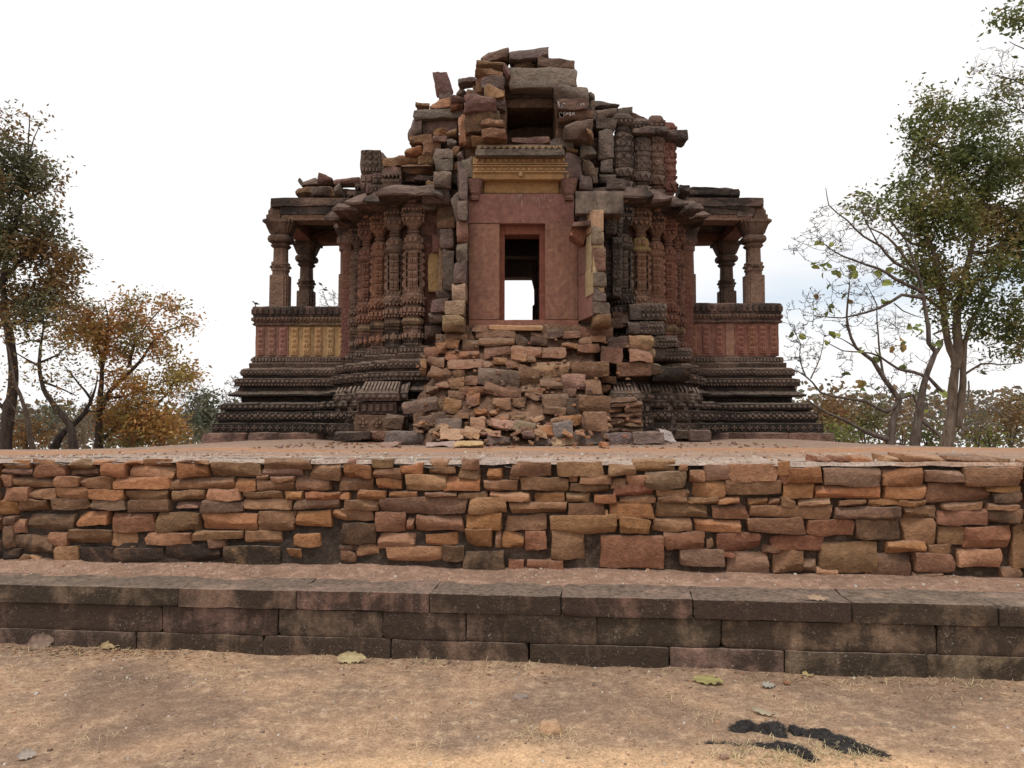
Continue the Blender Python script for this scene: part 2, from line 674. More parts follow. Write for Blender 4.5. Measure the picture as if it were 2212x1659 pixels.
# ---------------------------------------------------------------- kerb of dressed blocks
kerb = tag(empty('stone_kerb', KERB.at(0)), 'long low step of large dark stained sandstone blocks below the rubble wall', 'kerb')
KJ = [[W1(-1900, 0)[0], W1(-800, 0)[0], W1(1150, 0)[0], W1(1910, 0)[0], W2(578, 0)[0], W2(1420, 0)[0], W3(85, 0)[0], W3(1103, 0)[0], W3(2040, 0)[0], 2700, 3150],
      [-640, -320, W1(1040, 0)[0], W1(1785, 0)[0], W2(275, 0)[0], W2(812, 0)[0], W2(1652, 0)[0], W3(268, 0)[0], W3(1650, 0)[0], 2330, 2800, 3150],
      [-600, -200, W1(878, 0)[0], W1(1690, 0)[0], W2(330, 0)[0], W2(1215, 0)[0], W2(2118, 0)[0], W3(670, 0)[0], W3(1585, 0)[0], 2480, 2850, 3150]]
KY = [1290, 1345, 1400]
KZS = [(.330, .462), (.142, .327), (-.12, .139)]
KOFF = [.016, .0, .004]
for ci in range(3):
    js = KJ[ci]
    for i in range(len(js) - 1):
        a, b = KERB.hit(js[i], KY[ci]), KERB.hit(js[i + 1], KY[ci])
        x0, x1 = a.x + .004, b.x - .004
        off = KOFF[ci] + U(-.004, .005)
        z0, z1 = KZS[ci]
        dz = U(-.003, .003)
        fr = [KERB.at(x0, z0 + .005 * x0, off), KERB.at(x1, z0 + .005 * x1, off), KERB.at(x1, z1 + .005 * x1 + dz, off), KERB.at(x0, z1 + .005 * x0 + dz, off)]
        dep = .42 if ci == 0 else .3
        bk = [p - KERB.n * dep for p in fr]
        mb = MB()
        base = RNG.choice([(.215, .145, .10), (.235, .155, .108), (.20, .133, .092), (.25, .155, .115)])
        block(mb, fr, bk, tint(base, U(.62, .86)), n=8, r=.04, rough=.007, chops=2, chop=.06, freq=6)
        ob = mb.build('kerb_block', MAT['kerb'], kerb)

bed = MB()
fr = [KERB.at(-14, -.3, -.10), KERB.at(14, -.3, -.10), KERB.at(14, .36, -.10), KERB.at(-14, .36, -.10)]
block(bed, fr, [p - KERB.n * .3 for p in fr], (.05, .037, .028, 0), n=2, r=.02, rough=.0, chops=0)
bed.build('kerb_backing', MAT['mortar'], kerb)  # dark backing added behind the blocks so no sky shows through the joints

# ---------------------------------------------------------------- rubble retaining wall
rwall = tag(empty('retaining_wall', WALL.at(0, .5)), 'dry laid rubble wall of orange and brown sandstone holding up the platform', 'stone wall')
S1 = [(0,195,180,228,'o'),(0,210,232,278,'p'),(215,415,180,213,'b'),(215,418,215,290,'r'),(425,585,178,235,'b'),(430,630,232,288,'p'),(595,735,182,210,'t'),(620,800,212,290,'o'),(740,910,188,215,'o'),(822,1120,215,290,'t'),(910,1100,178,217,'o'),(1125,1235,180,200,'p'),(1125,1335,200,295,'o'),(1240,1330,182,205,'b'),(1340,1685,195,293,'b'),(1690,1990,178,238,'b'),(1680,1945,235,285,'g'),(1980,2190,205,308,'b'),
(0,65,280,350,'r'),(70,335,292,360,'b'),(340,500,290,355,'t'),(505,715,292,368,'b'),(722,1088,292,360,'o'),(1085,1510,290,370,'b'),(1510,1640,302,382,'o'),(1650,1720,280,320,'b'),(1733,1885,285,318,'t'),(1648,1885,318,388,'b'),(1897,2115,295,375,'b'),
(10,175,365,445,'t'),(185,355,370,432,'b'),(355,555,360,432,'t'),(565,800,378,438,'o'),(790,1075,375,435,'b'),(1100,1310,378,438,'b'),(1313,1542,370,440,'t'),(1548,1808,388,430,'b'),(1820,1940,388,435,'o'),(1955,2190,388,438,'o'),
(0,100,448,530,'o'),(115,300,443,510,'b'),(312,557,432,500,'b'),(560,808,440,500,'g'),(820,1085,443,512,'b'),(1125,1280,452,488,'p'),(1288,1560,445,520,'g'),(1563,1875,435,497,'t'),(1885,2195,440,500,'g'),
(50,160,568,655,'t'),(165,480,530,635,'d'),(490,692,518,602,'o'),(710,992,530,640,'r'),(1000,1290,520,640,'b'),(1297,1648,525,632,'o'),(1655,1888,510,632,'b'),(1900,2130,515,612,'o'),(2135,2230,500,565,'o'),
(0,90,545,600,'d'),(85,330,670,785,'d'),(300,430,648,740,'t'),(435,715,635,720,'b'),(720,885,648,735,'t'),(918,1225,655,730,'t'),(1232,1562,638,695,'b'),(1568,1810,640,712,'t'),(1885,2065,658,738,'o'),
(0,80,600,750,'d'),(340,500,735,865,'t'),(125,185,795,835,'b'),(188,250,790,830,'t'),(500,720,740,850,'d'),(1060,1410,728,835,'d'),(1420,1800,735,870,'d'),(1340,1450,695,750,'d'),(700,1050,750,860,'d'),(1850,1930,755,815,'o'),(0,120,755,850,'d')]
S2 = [(32,92,178,215,'p'),(18,200,215,300,'o'),(200,343,178,235,'b'),(205,395,235,295,'b'),(375,535,195,270,'o'),(565,700,178,213,'t'),(565,755,213,275,'b'),(775,895,175,240,'b'),(760,905,238,298,'b'),(950,1042,240,315,'o'),(1085,1355,195,285,'b'),(1380,1690,190,285,'t'),(1720,1905,215,280,'t'),(1890,2165,180,250,'t'),
(0,220,293,375,'b'),(230,398,298,362,'o'),(412,680,275,372,'t'),(672,905,288,375,'o'),(920,1140,315,375,'b'),(1090,1150,285,315,'b'),(1150,1470,293,380,'b'),(1475,1530,285,325,'b'),(1545,1752,278,332,'b'),(1477,1738,330,382,'b'),(1745,1838,298,360,'b'),(1840,1990,282,355,'t'),(1960,2240,258,370,'g'),(1760,2020,350,412,'r'),
(0,60,390,435,'o'),(100,285,380,440,'o'),(305,500,385,420,'o'),(540,745,392,435,'b'),(752,955,388,430,'b'),(960,1228,390,442,'t'),(1237,1445,388,455,'o'),(1452,1607,388,450,'t'),(1633,1780,405,455,'o'),(1785,2030,412,455,'b'),(2025,2230,372,418,'b'),(2045,2230,420,458,'b'),
(22,245,440,502,'b'),(262,818,422,528,'p'),(828,1080,432,528,'t'),(1085,1450,450,532,'b'),(1457,1697,458,550,'b'),(1730,2025,455,555,'o'),(2037,2370,460,552,'b'),(1705,1725,500,555,'t'),
(0,212,500,568,'b'),(225,425,522,650,'b'),(428,468,555,630,'b'),(485,790,540,640,'r'),(805,1048,528,630,'o'),(1055,1325,540,632,'b'),(1348,1785,540,655,'t'),(1795,1992,558,652,'o'),(1998,2265,553,637,'t'),
(0,230,585,720,'d'),(238,490,655,760,'t'),(548,755,652,745,'o'),(802,985,622,738,'o'),(1000,1035,655,740,'b'),(1038,1190,650,750,'o'),(1185,1330,650,765,'r'),(1360,1583,635,825,'b'),(1665,2085,665,875,'r'),(2080,2355,645,755,'r'),
(0,115,725,760,'d'),(0,98,765,835,'b'),(103,258,728,808,'t'),(295,660,742,835,'t'),(660,800,740,830,'d'),(1075,1185,825,890,'r'),(1200,1450,830,905,'r'),(780,1060,770,900,'d')]
S3 = [(75,155,265,325,'t'),(0,50,210,258,'t'),(150,320,235,312,'g'),(310,632,215,318,'t'),(635,705,275,335,'r'),(632,705,212,275,'o'),(698,928,245,335,'o'),(925,1308,245,345,'g'),(1308,1585,262,352,'o'),(1590,1840,268,325,'p'),(1840,2200,255,352,'b'),(2120,2212,240,300,'t'),
(82,298,315,422,'o'),(300,662,312,405,'b'),(668,872,335,425,'o'),(878,1290,340,425,'o'),(1302,1595,342,430,'o'),(1580,2012,322,440,'b'),(1980,2200,345,387,'o'),(2020,2212,390,465,'d'),(0,55,373,420,'b'),
(45,250,425,465,'b'),(250,387,425,462,'o'),(442,570,430,470,'o'),(575,650,430,475,'b'),(652,748,425,482,'b'),(762,970,430,487,'t'),(1030,1205,442,475,'b'),(1210,1408,430,478,'o'),(1413,1590,432,478,'o'),(1680,1965,455,500,'b'),(1985,2200,460,502,'b'),
(212,443,470,555,'r'),(443,985,480,557,'b'),(990,1440,485,565,'d'),(1440,1642,482,567,'b'),(1650,1975,500,592,'b'),(1985,2212,502,585,'d'),
(92,403,565,645,'o'),(435,813,560,657,'b'),(825,1120,568,667,'r'),(1130,1430,570,697,'d'),(1432,1650,565,712,'t'),(1660,1828,605,722,'b'),(1842,2140,610,747,'r'),(2140,2320,600,880,'b'),
(230,530,657,770,'r'),(583,922,667,765,'r'),(905,1278,712,912,'b'),(1340,1590,710,785,'o'),(1595,1755,730,780,'b'),(535,640,740,790,'b'),(175,212,690,755,'b'),
(0,293,757,868,'g'),(300,585,785,915,'g'),(595,810,765,912,'b'),(800,875,815,912,'g'),(875,1020,880,940,'t'),(1225,1505,785,932,'d'),(1515,1775,782,905,'b'),(1790,2075,755,880,'t'),(1500,1705,905,950,'b'),(285,360,770,812,'r'),(2075,2212,880,960,'b')]
rects = []
for zf, L in ((W1, S1), (W2, S2), (W3, S3)):
    for s in L:
        a, b = zf(s[0], s[2]), zf(s[1], s[3])
        rects.append((a[0], b[0], a[1], b[1], s[4]))
rects.sort(key=lambda r: -(r[1] - r[0]) * (r[3] - r[2]))


def wall_stone(mb, x0, x1, y0, y1, c):
    off = U(.0, .035)
    if y0 < 1025 and x0 > 1180:
        off += .02
    if y0 < 1024 and x0 > 1480:
        y0 -= 6
    w_, h = x1 - x0, y1 - y0
    jx, jy = min(7, w_ * .08), min(4, h * .12)
    x0, x1, y0, y1 = x0 - 1.1, x1 + 1.1, y0 - .8, y1 + .8
    q = [(x0 + U(-.2, 1) * jx, y1 + U(-.7, .7) * jy), (x1 - U(-.2, 1) * jx, y1 + U(-.7, .7) * jy), (x1 - U(-.2, 1) * jx, y0 + U(-.7, .7) * jy), (x0 + U(-.2, 1) * jx, y0 + U(-.7, .7) * jy)]
    fr = [WALL.hit(x, y, off + U(-.012, .012)) for x, y in q]
    bk = [p - WALL.n * U(.15, .22) for p in fr]
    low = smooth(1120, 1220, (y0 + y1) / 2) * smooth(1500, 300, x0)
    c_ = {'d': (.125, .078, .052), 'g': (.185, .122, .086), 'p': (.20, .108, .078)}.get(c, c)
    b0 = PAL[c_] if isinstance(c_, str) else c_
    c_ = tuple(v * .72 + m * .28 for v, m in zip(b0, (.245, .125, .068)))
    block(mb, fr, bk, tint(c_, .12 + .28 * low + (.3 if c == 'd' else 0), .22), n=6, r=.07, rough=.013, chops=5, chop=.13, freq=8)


rest = MB()
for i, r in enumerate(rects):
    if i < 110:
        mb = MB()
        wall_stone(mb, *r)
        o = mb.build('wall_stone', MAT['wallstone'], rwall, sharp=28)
        if r[4] == 'p' and r[1] - r[0] > 150:
            o['label'] = 'long purple brown slab'
    else:
        wall_stone(rest, *r)
for side in (-1, 1):                                   # the wall goes on beyond the picture
    xa0, xa1 = (-640, -6) if side < 0 else (2218, 2850)
    y = 1000
    while y < 1230:
        h = U(22, 38)
        x = xa0
        while x < xa1:
            wd = U(45, 120)
            wall_stone(rest, x, min(x + wd, xa1), y, y + h - 3, RNG.choice('obbrtgo'))
            x += wd + 3
        y += h
tag(rest.build('small_wall_stones', MAT['wallstone'], rwall, sharp=28), kind='stuff')
# mortar core
mb = MB()
nx, nzv = 190, 30
V, C = [], []
for j in range(nzv + 1):
    for i in range(nx + 1):
        X = -6.6 + 12.8 * i / nx
        z = KZ(X) - .05 + (PLAT - .004 - KZ(X) + .05) * j / nzv
        p = WALL.at(X, z)
        off = -.055 + .022 * nz(p, 7, 3) + .016 * nz(p, 20, 5)
        low = smooth(.95, .55, z) * (.5 + nz(p, 1.6, 2))
        off += .06 * max(0, low) * smooth(1.0, -1.5, X)
        p = WALL.at(X, z, off)
        if j == nzv:
            p = p - WALL.n * .05
        V.append(p)
        wl = smooth(1.27, 1.33, z) * smooth(2.4, .2, X) * max(0, .75 + nz(p, 5, 4))
        dk = max(0, min(.8, smooth(1.15, .85, z) * smooth(1.5, -2.5, X)))
        C.append((.26, .215, .185, min(.8, wl)) if wl > .05 else (.035, .030, .028, dk * .7))
Fs = [(j * (nx + 1) + i, j * (nx + 1) + i + 1, (j + 1) * (nx + 1) + i + 1, (j + 1) * (nx + 1) + i) for j in range(nzv) for i in range(nx)]
mb.add(V, Fs, C)
mb.build('mortar_core', MAT['mortar'], rwall, sharp=180)

# crumbled lime capping on the left half of the wall head
mb = MB()
V, C = [], []
nx = 330
for i in range(nx + 1):
    X = -6.5 + 7.2 * i / nx
    for k in range(6):
        a = k / 5
        q = Vector((X, a, 0))
        off = .012 - a * .3 + .03 * nz(q, 7, 4) + .022 * nz(q, 21, 4)
        dz = [-.035, -.006, .010, .012, .008, -.004][k] * (1 + .5 * nz(q, 5, 2)) + .006 * nz(q, 22, 8) + (.02 * nz(Vector((X, 3, 1)), 9, 1) if k == 0 else 0)
        dz -= .05 * smooth(-.4, .5, X) + .012 * max(0, nz(q, 3, 6)) + .010
        V.append(WALL.at(X, PLAT + dz + .004 - .03 * smooth(3.5, 5, -X), off))
        k2 = max(0.2, min(1, .75 + nz(q, 4, 9)))
        C.append((.27, .225, .195, k2 * .8))
Fs = [(i * 6 + k, (i + 1) * 6 + k, (i + 1) * 6 + k + 1, i * 6 + k + 1) for i in range(nx) for k in range(5) if nz(V[i * 6 + k], 3.5, 2) + .6 * nz(V[i * 6 + k], 14, 5) > -.12]
mb.add(V, Fs, C)
mb.build('capping', MAT['mortar'], rwall, sharp=180)

# loose slabs lying on the wall head
LOOSE = [((1420, 1715, 200, 262, 't'), .55, 'pale tilted slab lying on the wall head left of the long brown one'),
         ((1715, 2068, 190, 240, 'b'), .45, 'long brown flat slab lying on the wall head near its right end'),
         ((1975, 2120, 152, 188, 't'), .85, 'small tan block lying alone on the platform behind the wall head'),
         ((1310, 1425, 212, 258, 't'), .45, 'small tan wedge stone just left of the pale tilted slab on the wall head'),
         ((990, 1110, 195, 240, 'r'), .5, 'reddish broken stone lying behind the grey slab on the wall head'),
         ((1110, 1260, 215, 255, 'o'), .4, 'orange chipped stone lying just behind the grey slab of the wall head'),
         ((880, 985, 200, 240, 'r'), .5, 'small red triangular stone left of the other loose stones on the wall head'),
         ((2070, 2160, 212, 246, 'b'), .4, 'small brown stone at the right end of the wall head')]
for s, back, lab in LOOSE:
    a, b = W3(s[0], s[2]), W3(s[1], s[3])
    zb = PLAT - .01
    p0, p1 = G(a[0], b[1], zb), G(b[0], b[1], zb)
    Yb = (p0.y + p1.y) / 2
    Yb = max(Yb, WALL.at(p0.x).y - .02)
    Yb = min(Yb, WALL.at(p0.x).y + back)
    p0, p1, t1 = P(a[0], b[1], Yb), P(b[0], b[1], Yb), P(b[0], a[1], Yb)
    hh = max(.03, (t1.z - p1.z))
    zb = PLAT - .012
    fr = [Vector((p0.x, Yb, zb)), Vector((p1.x, Yb, zb)), Vector((p1.x - .02, Yb + .01, zb + hh * .8)), Vector((p0.x + .02, Yb + .01, zb + hh))]
    bk = [p + Vector((U(-.02, .02), .22, U(0, .02))) for p in fr]
    mb = MB()
    block(mb, fr, bk, tint(s[4], .1), n=5, r=.14, rough=.012, chops=5, chop=.3)
    o = mb.build('loose_stone', MAT['wallstone'], origin=Vector(((p0.x + p1.x) / 2, Yb + .1, zb)), sharp=28)
    tag(o, lab, 'stone', 'loose stones on the wall head')
# ---------------------------------------------------------------- the temple
XA = .10
E = EYE
temple = tag(empty('temple', (XA, 14, PLAT)), 'ruined carved red sandstone temple with a collapsed tower and two pillared side porches', 'temple')


def relief(mb, c, u, v, n, su, sv, h, shape, col, top=.6):
    if shape == 'sq':
        pts = [(-1, -1), (1, -1), (1, 1), (-1, 1)]
    elif shape == 'di':
        pts = [(0, -1), (1, 0), (0, 1), (-1, 0)]
    elif shape == 'tri':
        pts = [(0, -1), (1, 1), (-1, 1)]
    else:
        pts = [(math.cos(a * math.pi / 3), math.sin(a * math.pi / 3)) for a in range(6)]
    k = len(pts)
    h *= 1.6
    V = [c + u * (p[0] * su) + v * (p[1] * sv) - n * .006 for p in pts] + [c + u * (p[0] * su * top) + v * (p[1] * sv * top) + n * h for p in pts]
    Fs = [(i, (i + 1) % k, k + (i + 1) % k, k + i) for i in range(k)] + [tuple(range(k, 2 * k))]
    mb.add(V, Fs, col)


def carve_rect(mb, o, u, v, n, w, h, style, col):
    """repeated shallow carving over a rectangle whose lower left corner is o"""
    if w < .03 or h < .02:
        return
    if style == 'teeth':
        k = max(1, round(w / (h * 1.1)))
        for i in range(k):
            relief(mb, o + u * (w * (i + .5) / k) + v * (h * .5), u, v, n, w / k * .46, h * .5, .014, 'tri', col, .75)
    elif style == 'dentil':
        k = max(1, round(w / (h * .8)))
        for i in range(k):
            relief(mb, o + u * (w * (i + .5) / k) + v * (h * .5), u, v, n, w / k * .36, h * .42, .014, 'sq', col, .8)
    elif style == 'scroll':
        k = max(1, round(w / (h * 1.15)))
        for i in range(k):
            c = o + u * (w * (i + .5) / k) + v * (h * .5)
            relief(mb, c, u, v, n, w / k * .44, h * .42, .016, 'hex', col, .7)
            relief(mb, c + n * .012, u, v, n, w / k * .20, h * .2, .016, 'hex', col, .5)
    elif style == 'diamond':
        k = max(1, round(w / (h * 1.0)))
        for i in range(k):
            c = o + u * (w * (i + .5) / k) + v * (h * .5)
            relief(mb, c, u, v, n, w / k * .45, h * .46, .018, 'di', col, .45)
            if i:
                relief(mb, o + u * (w * i / k) + v * (h * .82), u, v, n, w / k * .2, h * .16, .012, 'sq', col)
                relief(mb, o + u * (w * i / k) + v * (h * .18), u, v, n, w / k * .2, h * .16, .012, 'sq', col)
    elif style == 'cross':
        k = max(1, round(w / (h * 1.15)))
        for i in range(k):
            c = o + u * (w * (i + .5) / k) + v * (h * .5)
            for dx, dy in ((0, 0), (1, 0), (-1, 0), (0, 1), (0, -1)):
                relief(mb, c + u * (dx * h * .28) + v * (dy * h * .28), u, v, n, h * .13, h * .13, .016, 'sq', col, .7)
    elif style == 'lattice':
        r_ = max(2, round(h / .035))
        k = max(1, round(w / .035))
        for j in range(r_):
            for i in range(k):
                relief(mb, o + u * (w * (i + .5 + .5 * (j % 2)) / (k + .5)) + v * (h * (j + .5) / r_), u, v, n, w / k * .36, h / r_ * .40, .009, 'di', col, .5)
    elif style == 'panel':
        for a, b in ((.01, .15), (.17, .33), (.35, .51), (.53, .70), (.72, .99)):
            relief(mb, o + u * (w * .5) + v * (h * (1 - (a + b) / 2)), u, v, n, w * .47, h * (b - a) * .48, .014, 'sq', col, .94)
        rows = [(.04, .12, 3), (.20, .30, 2), (.38, .48, 1), (.56, .67, 2), (.75, .95, 3)]
        for a, b, k in rows:
            for i in range(k):
                relief(mb, o + u * (w * (.1 + .8 * (i + .5) / k)) + v * (h * (1 - (a + b) / 2)) + n * .020, u, v, n, w * .8 / k * .36, h * (b - a) * .44, .014, 'sq' if k != 1 else 'di', col, .7)


UP = Vector((0, 0, 1))


def offset_plan(plan, off):
    """mitred outward offset in (d, Y) space"""
    nn = []
    for i in range(len(plan) - 1):
        t = Vector((plan[i + 1][0] - plan[i][0], plan[i + 1][1] - plan[i][1]))
        t.normalize()
        nn.append(Vector((t.y, -t.x)))
    out = []
    for i, p in enumerate(plan):
        p = Vector(p)
        if i == 0:
            m = nn[0]
        elif i == len(plan) - 1:
            m = nn[-1]
        else:
            m = nn[i - 1] + nn[i]
            m = m / max(.3, m.dot(nn[i]))
        out.append(p + m * off)
    return out


def sweep(mb, plan, prof, s, colfn, wear=.008, step=.14, dz=0.0, blk=0.0, seed=0):
    """walls running along a stepped plan; prof = [(offset, z above eye)]; s = side of the axis"""
    fr = []
    for i in range(len(plan) - 1):
        L = math.dist(plan[i], plan[i + 1])
        k = max(1, int(L / step))
        if blk:
            nb = max(1, round(L / .62))
            for b_ in range(nb):
                kk = max(1, int(L / nb / step))
                fr += [(i, (b_ + (j / kk if 0 < j < kk else (.006 if j == 0 else .994))) / nb, i * 17 + b_) for j in range(kk + 1)]
        else:
            fr += [(i, j / k, 0) for j in range(k)]
    if not blk:
        fr.append((len(plan) - 2, 1.0, 0))
    course = -1
    zl = None
    rows = []
    for off, z in prof:
        if zl is not None and zl - z > .009:
            pass
        if zl is None or abs(z - zl) <= .022:
            course += 1                                 # a bed joint: the next course of blocks
        zl = z
        row = []
        opc = {}
        for i, t, bk_ in fr:
            o2 = off
            if blk:
                rr_ = math.sin((bk_ + 1) * 12.9898 + (course // 2) * 78.233 + seed) * 43758.5453
                o2 = off + blk * (rr_ - math.floor(rr_) - .5) * 2
                o2 = round(o2, 3)
            if o2 not in opc:
                opc[o2] = offset_plan(plan, o2)
            op = opc[o2]
            q = op[i].lerp(op[i + 1], t)
            p = Vector((XA + s * q.x, q.y, E + z + dz))
            p += noise.noise_vector(p * 3.1) * wear + noise.noise_vector(p * 11) * wear * .5
            row.append(p)
        rows.append(row)
    n = len(fr)
    V = [p for r in rows for p in r]
    C = [colfn(p, k) for k, r in enumerate(rows) for p in r]
    Fs = []
    for j in range(len(prof) - 1):
        for i in range(n - 1):
            a = (j * n + i, j * n + i + 1, (j + 1) * n + i + 1, (j + 1) * n + i)
            Fs.append(a if s < 0 else a[::-1])
    mb.add(V, Fs, C)


def carve_plan(mb, plan, off, z0, z1, style, s, col, dmin=0, dz=0.0):
    op = offset_plan(plan, off)
    for i in range(len(plan) - 1):
        a, b = op[i], op[i + 1]
        if max(a.x, b.x) < dmin:
            continue
        A = Vector((XA + s * a.x, a.y, E + z0 + dz))
        B = Vector((XA + s * b.x, b.y, E + z0 + dz))
        t = B - A
        if t.length < .05:
            continue
        u = t.normalized()
        n = Vector((s * (b.y - a.y), -(b.x - a.x), 0)).normalized()
        carve_rect(mb, A, u, UP, n, t.length, z1 - z0, style, col)


PLAN = [(1.22, 12.85), (1.92, 12.85), (1.92, 13.1), (2.26, 13.1), (2.26, 13.4), (2.57, 13.4), (2.57, 13.8), (2.86, 13.8), (2.86, 14.25), (3.10, 14.25),
        (3.10, 15.0), (5.10, 15.0), (5.10, 17.4), (3.1, 17.4), (3.1, 18.6), (1.6, 18.6)]
PROF = [(-.3, 1.245), (0.0, 1.24), (.05, 1.22), (.05, 1.12), (.10, 1.10), (.09, 1.015), (.17, 1.0), (.21, .97), (.21, .86), (.17, .845), (.17, .81), (.28, .79), (.29, .66), (.21, .64),
        (.24, .56), (.38, .49), (.37, .455), (.18, .435), (.17, .345), (.40, .335), (.46, .30), (.46, .20), (.41, .185), (.41, .16), (.53, .15), (.53, .0), (.49, -.01),
        (.49, -.045), (.58, -.055), (.58, -.225), (.3, -.23)]
DK = (0.090, 0.058, 0.045)


def plinth_col(p, k):
    z = p.z - E
    d = abs(p.x - XA)
    a = .50 + .34 * smooth(.9, .3, z) * smooth(2.5, 3.6, d) + .05 * nz(p, 1, 3)
    b = DK if z < .95 else (0.133, 0.085, 0.062)
    f = smooth(.65, .9, z) * .5 + .5
    k_ = .9 + .4 * nz(p, 1.3, 8)
    return (b[0] * k_, b[1] * k_, b[2] * k_, a)


RZ = {-1: 0.0, 1: .06}                # the right porch stands a little higher
for s in (-1, 1):
    mb = MB()
    sweep(mb, PLAN, PROF, s, plinth_col, wear=.016, blk=.016, seed=s)
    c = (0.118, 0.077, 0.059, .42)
    c = (.175, .125, .098, .22)  # raised carving tinted lighter: highlights against the recesses put into the colour
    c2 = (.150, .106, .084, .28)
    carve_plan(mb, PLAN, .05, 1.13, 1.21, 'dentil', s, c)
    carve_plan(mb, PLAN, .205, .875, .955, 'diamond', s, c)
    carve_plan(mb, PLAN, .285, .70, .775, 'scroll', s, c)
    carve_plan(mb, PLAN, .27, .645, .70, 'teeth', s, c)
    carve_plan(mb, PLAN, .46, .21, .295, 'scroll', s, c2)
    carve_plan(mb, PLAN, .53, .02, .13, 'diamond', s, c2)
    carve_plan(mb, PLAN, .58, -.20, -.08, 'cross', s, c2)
    # lower stage standing forward of the wall, with ribbed sloping tops
    LOW = [(1.75, 12.2), (2.12, 12.2), (2.12, 12.48), (2.52, 12.48), (2.52, 12.86), (2.86, 12.86), (2.86, 13.3), (3.16, 13.3), (3.16, 13.95)]
    if s > 0:
        LOW[0] = (1.5, 12.2)
    LP_ = [(-.75, .62), (-.34, .61), (-.30, .58), (-.02, .44), (0, .43), (0, .315), (-.07, .305), (-.07, .25), (-.04, .245), (-.04, .115), (0, .105), (0, -.155), (-.1, -.16), (.06, -.17), (.08, -.33)]
    sweep(mb, LOW, LP_, s, lambda p, k: (.125, .086, .068, .55 + .1 * nz(p, 2, 4)), wear=.016, blk=.018, seed=s + 5)
    cl_ = (.175, .126, .098, .22)  # relief tint lightened the same way, highlight put into the colour
    carve_plan(mb, LOW, .0, .325, .42, 'scroll', s, cl_)
    carve_plan(mb, LOW, -.04, .13, .235, 'dentil', s, cl_)
    carve_plan(mb, LOW, .0, -.12, .08, 'cross', s, cl_)
    for i in range(0, len(LOW) - 1, 2):
        a_, b_ = LOW[i][0], LOW[i + 1][0]
        nr = max(2, int((b_ - a_) / .06))
        sl, nn = Vector((0, .28, .14)).normalized(), Vector((0, -.14, .28)).normalized()
        for q in range(nr):
            c0 = Vector((XA + s * (a_ + (b_ - a_) * (q + .5) / nr), LOW[i][1] + .16, E + .51))
            relief(mb, c0, Vector((1, 0, 0)), sl, nn, (b_ - a_) / nr * .3, .13, .016, 'sq', cl_, .8)
    mb.build('plinth', MAT['plinth'], temple, sharp=30)

# foot slabs under the plinth
for s in (-1, 1):
    x = 5.85
    while x > 2.9:
        wd = U(.5, 1.3)
        mb = MB()
        x0, x1 = XA + s * x, XA + s * (x - wd)
        if x0 > x1:
            x0, x1 = x1, x0
        box_block(mb, x0, x1, 14.18 + U(0, .08), 15.0, PLAT - .16, E - .225 + U(-.01, .0), tint((.2, .12, .09), .45), n=6, r=.08, rough=.015, chops=3, chop=.12)
        mb.build('foot_slab', MAT['stone'], temple)
        x -= wd + .01
    mb = MB()
    box_block(mb, min(XA + s * 5.3, XA + s * 5.85), max(XA + s * 5.3, XA + s * 5.85), 15.0, 17.9, PLAT - .16, E - .23, tint((.2, .12, .09), .45), n=6, r=.05, rough=.015, chops=1, chop=.1)
    mb.build('foot_slab', MAT['stone'], temple)

# body wall behind the pilasters
BODY = PLAN[:11]
for s in (-1, 1):
    mb = MB()
    sweep(mb, BODY, [(0, 1.22), (-.16, 1.26), (-.17, 2.6), (-.16, 3.78), (-.5, 3.8)], s, lambda p, k: (.15 + .03 * nz(p, 2, 3), 0.070, 0.052, .5), wear=.01, step=.2)
    mb.build('wall', MAT['carved'], temple, sharp=30)

# ---------------------------------------------------------------- pilasters
def stepped(r_, hw):
    a, b, c = hw, hw * .86, hw * .62
    sq = [(a, -c), (a, c), (b, c), (b, b), (c, b), (c, a), (-c, a), (-c, b), (-b, b), (-b, c), (-a, c), (-a, -c), (-b, -c), (-b, -b), (-c, -b), (-c, -a), (c, -a), (c, -b), (b, -b), (b, -c)]
    out = []
    for x, y in sq:
        an = math.atan2(y, x)
        cx, cy = hw * .97 * math.cos(an), hw * .97 * math.sin(an)
        out.append((x * (1 - r_) + cx * r_, y * (1 - r_) + cy * r_))
    return out


def column(mb, cx, cy, prof, wear=.006, colfn=None, col=None):
    rows = []
    for hw, z, r_ in prof:
        ring = []
        for x, y in stepped(r_, hw):
            p = Vector((cx + x, cy + y, z))
            p += noise.noise_vector(p * 5) * wear + noise.noise_vector(p * 16) * wear * .4
            ring.append(p)
        rows.append(ring)
    n = 20
    V = [p for r in rows for p in r]
    Fs = [(j * n + i, j * n + (i + 1) % n, (j + 1) * n + (i + 1) % n, (j + 1) * n + i) for j in range(len(rows) - 1) for i in range(n)]
    Fs.append(tuple((len(rows) - 1) * n + i for i in range(n)))
    mb.add(V, Fs, [colfn(p) for p in V] if colfn else col)


def face_carve(mb, cx, cy, hw, z0, z1, style, col, sides=((0, -1), (1, 0), (-1, 0)), cover=.96):
    for nx_, ny_ in sides:
        n = Vector((nx_, ny_, 0))
        u = Vector((-ny_, nx_, 0))
        o = Vector((cx, cy, z0)) + n * hw - u * hw * cover
        carve_rect(mb, o, u, UP, n, hw * 2 * cover, z1 - z0, style, col)


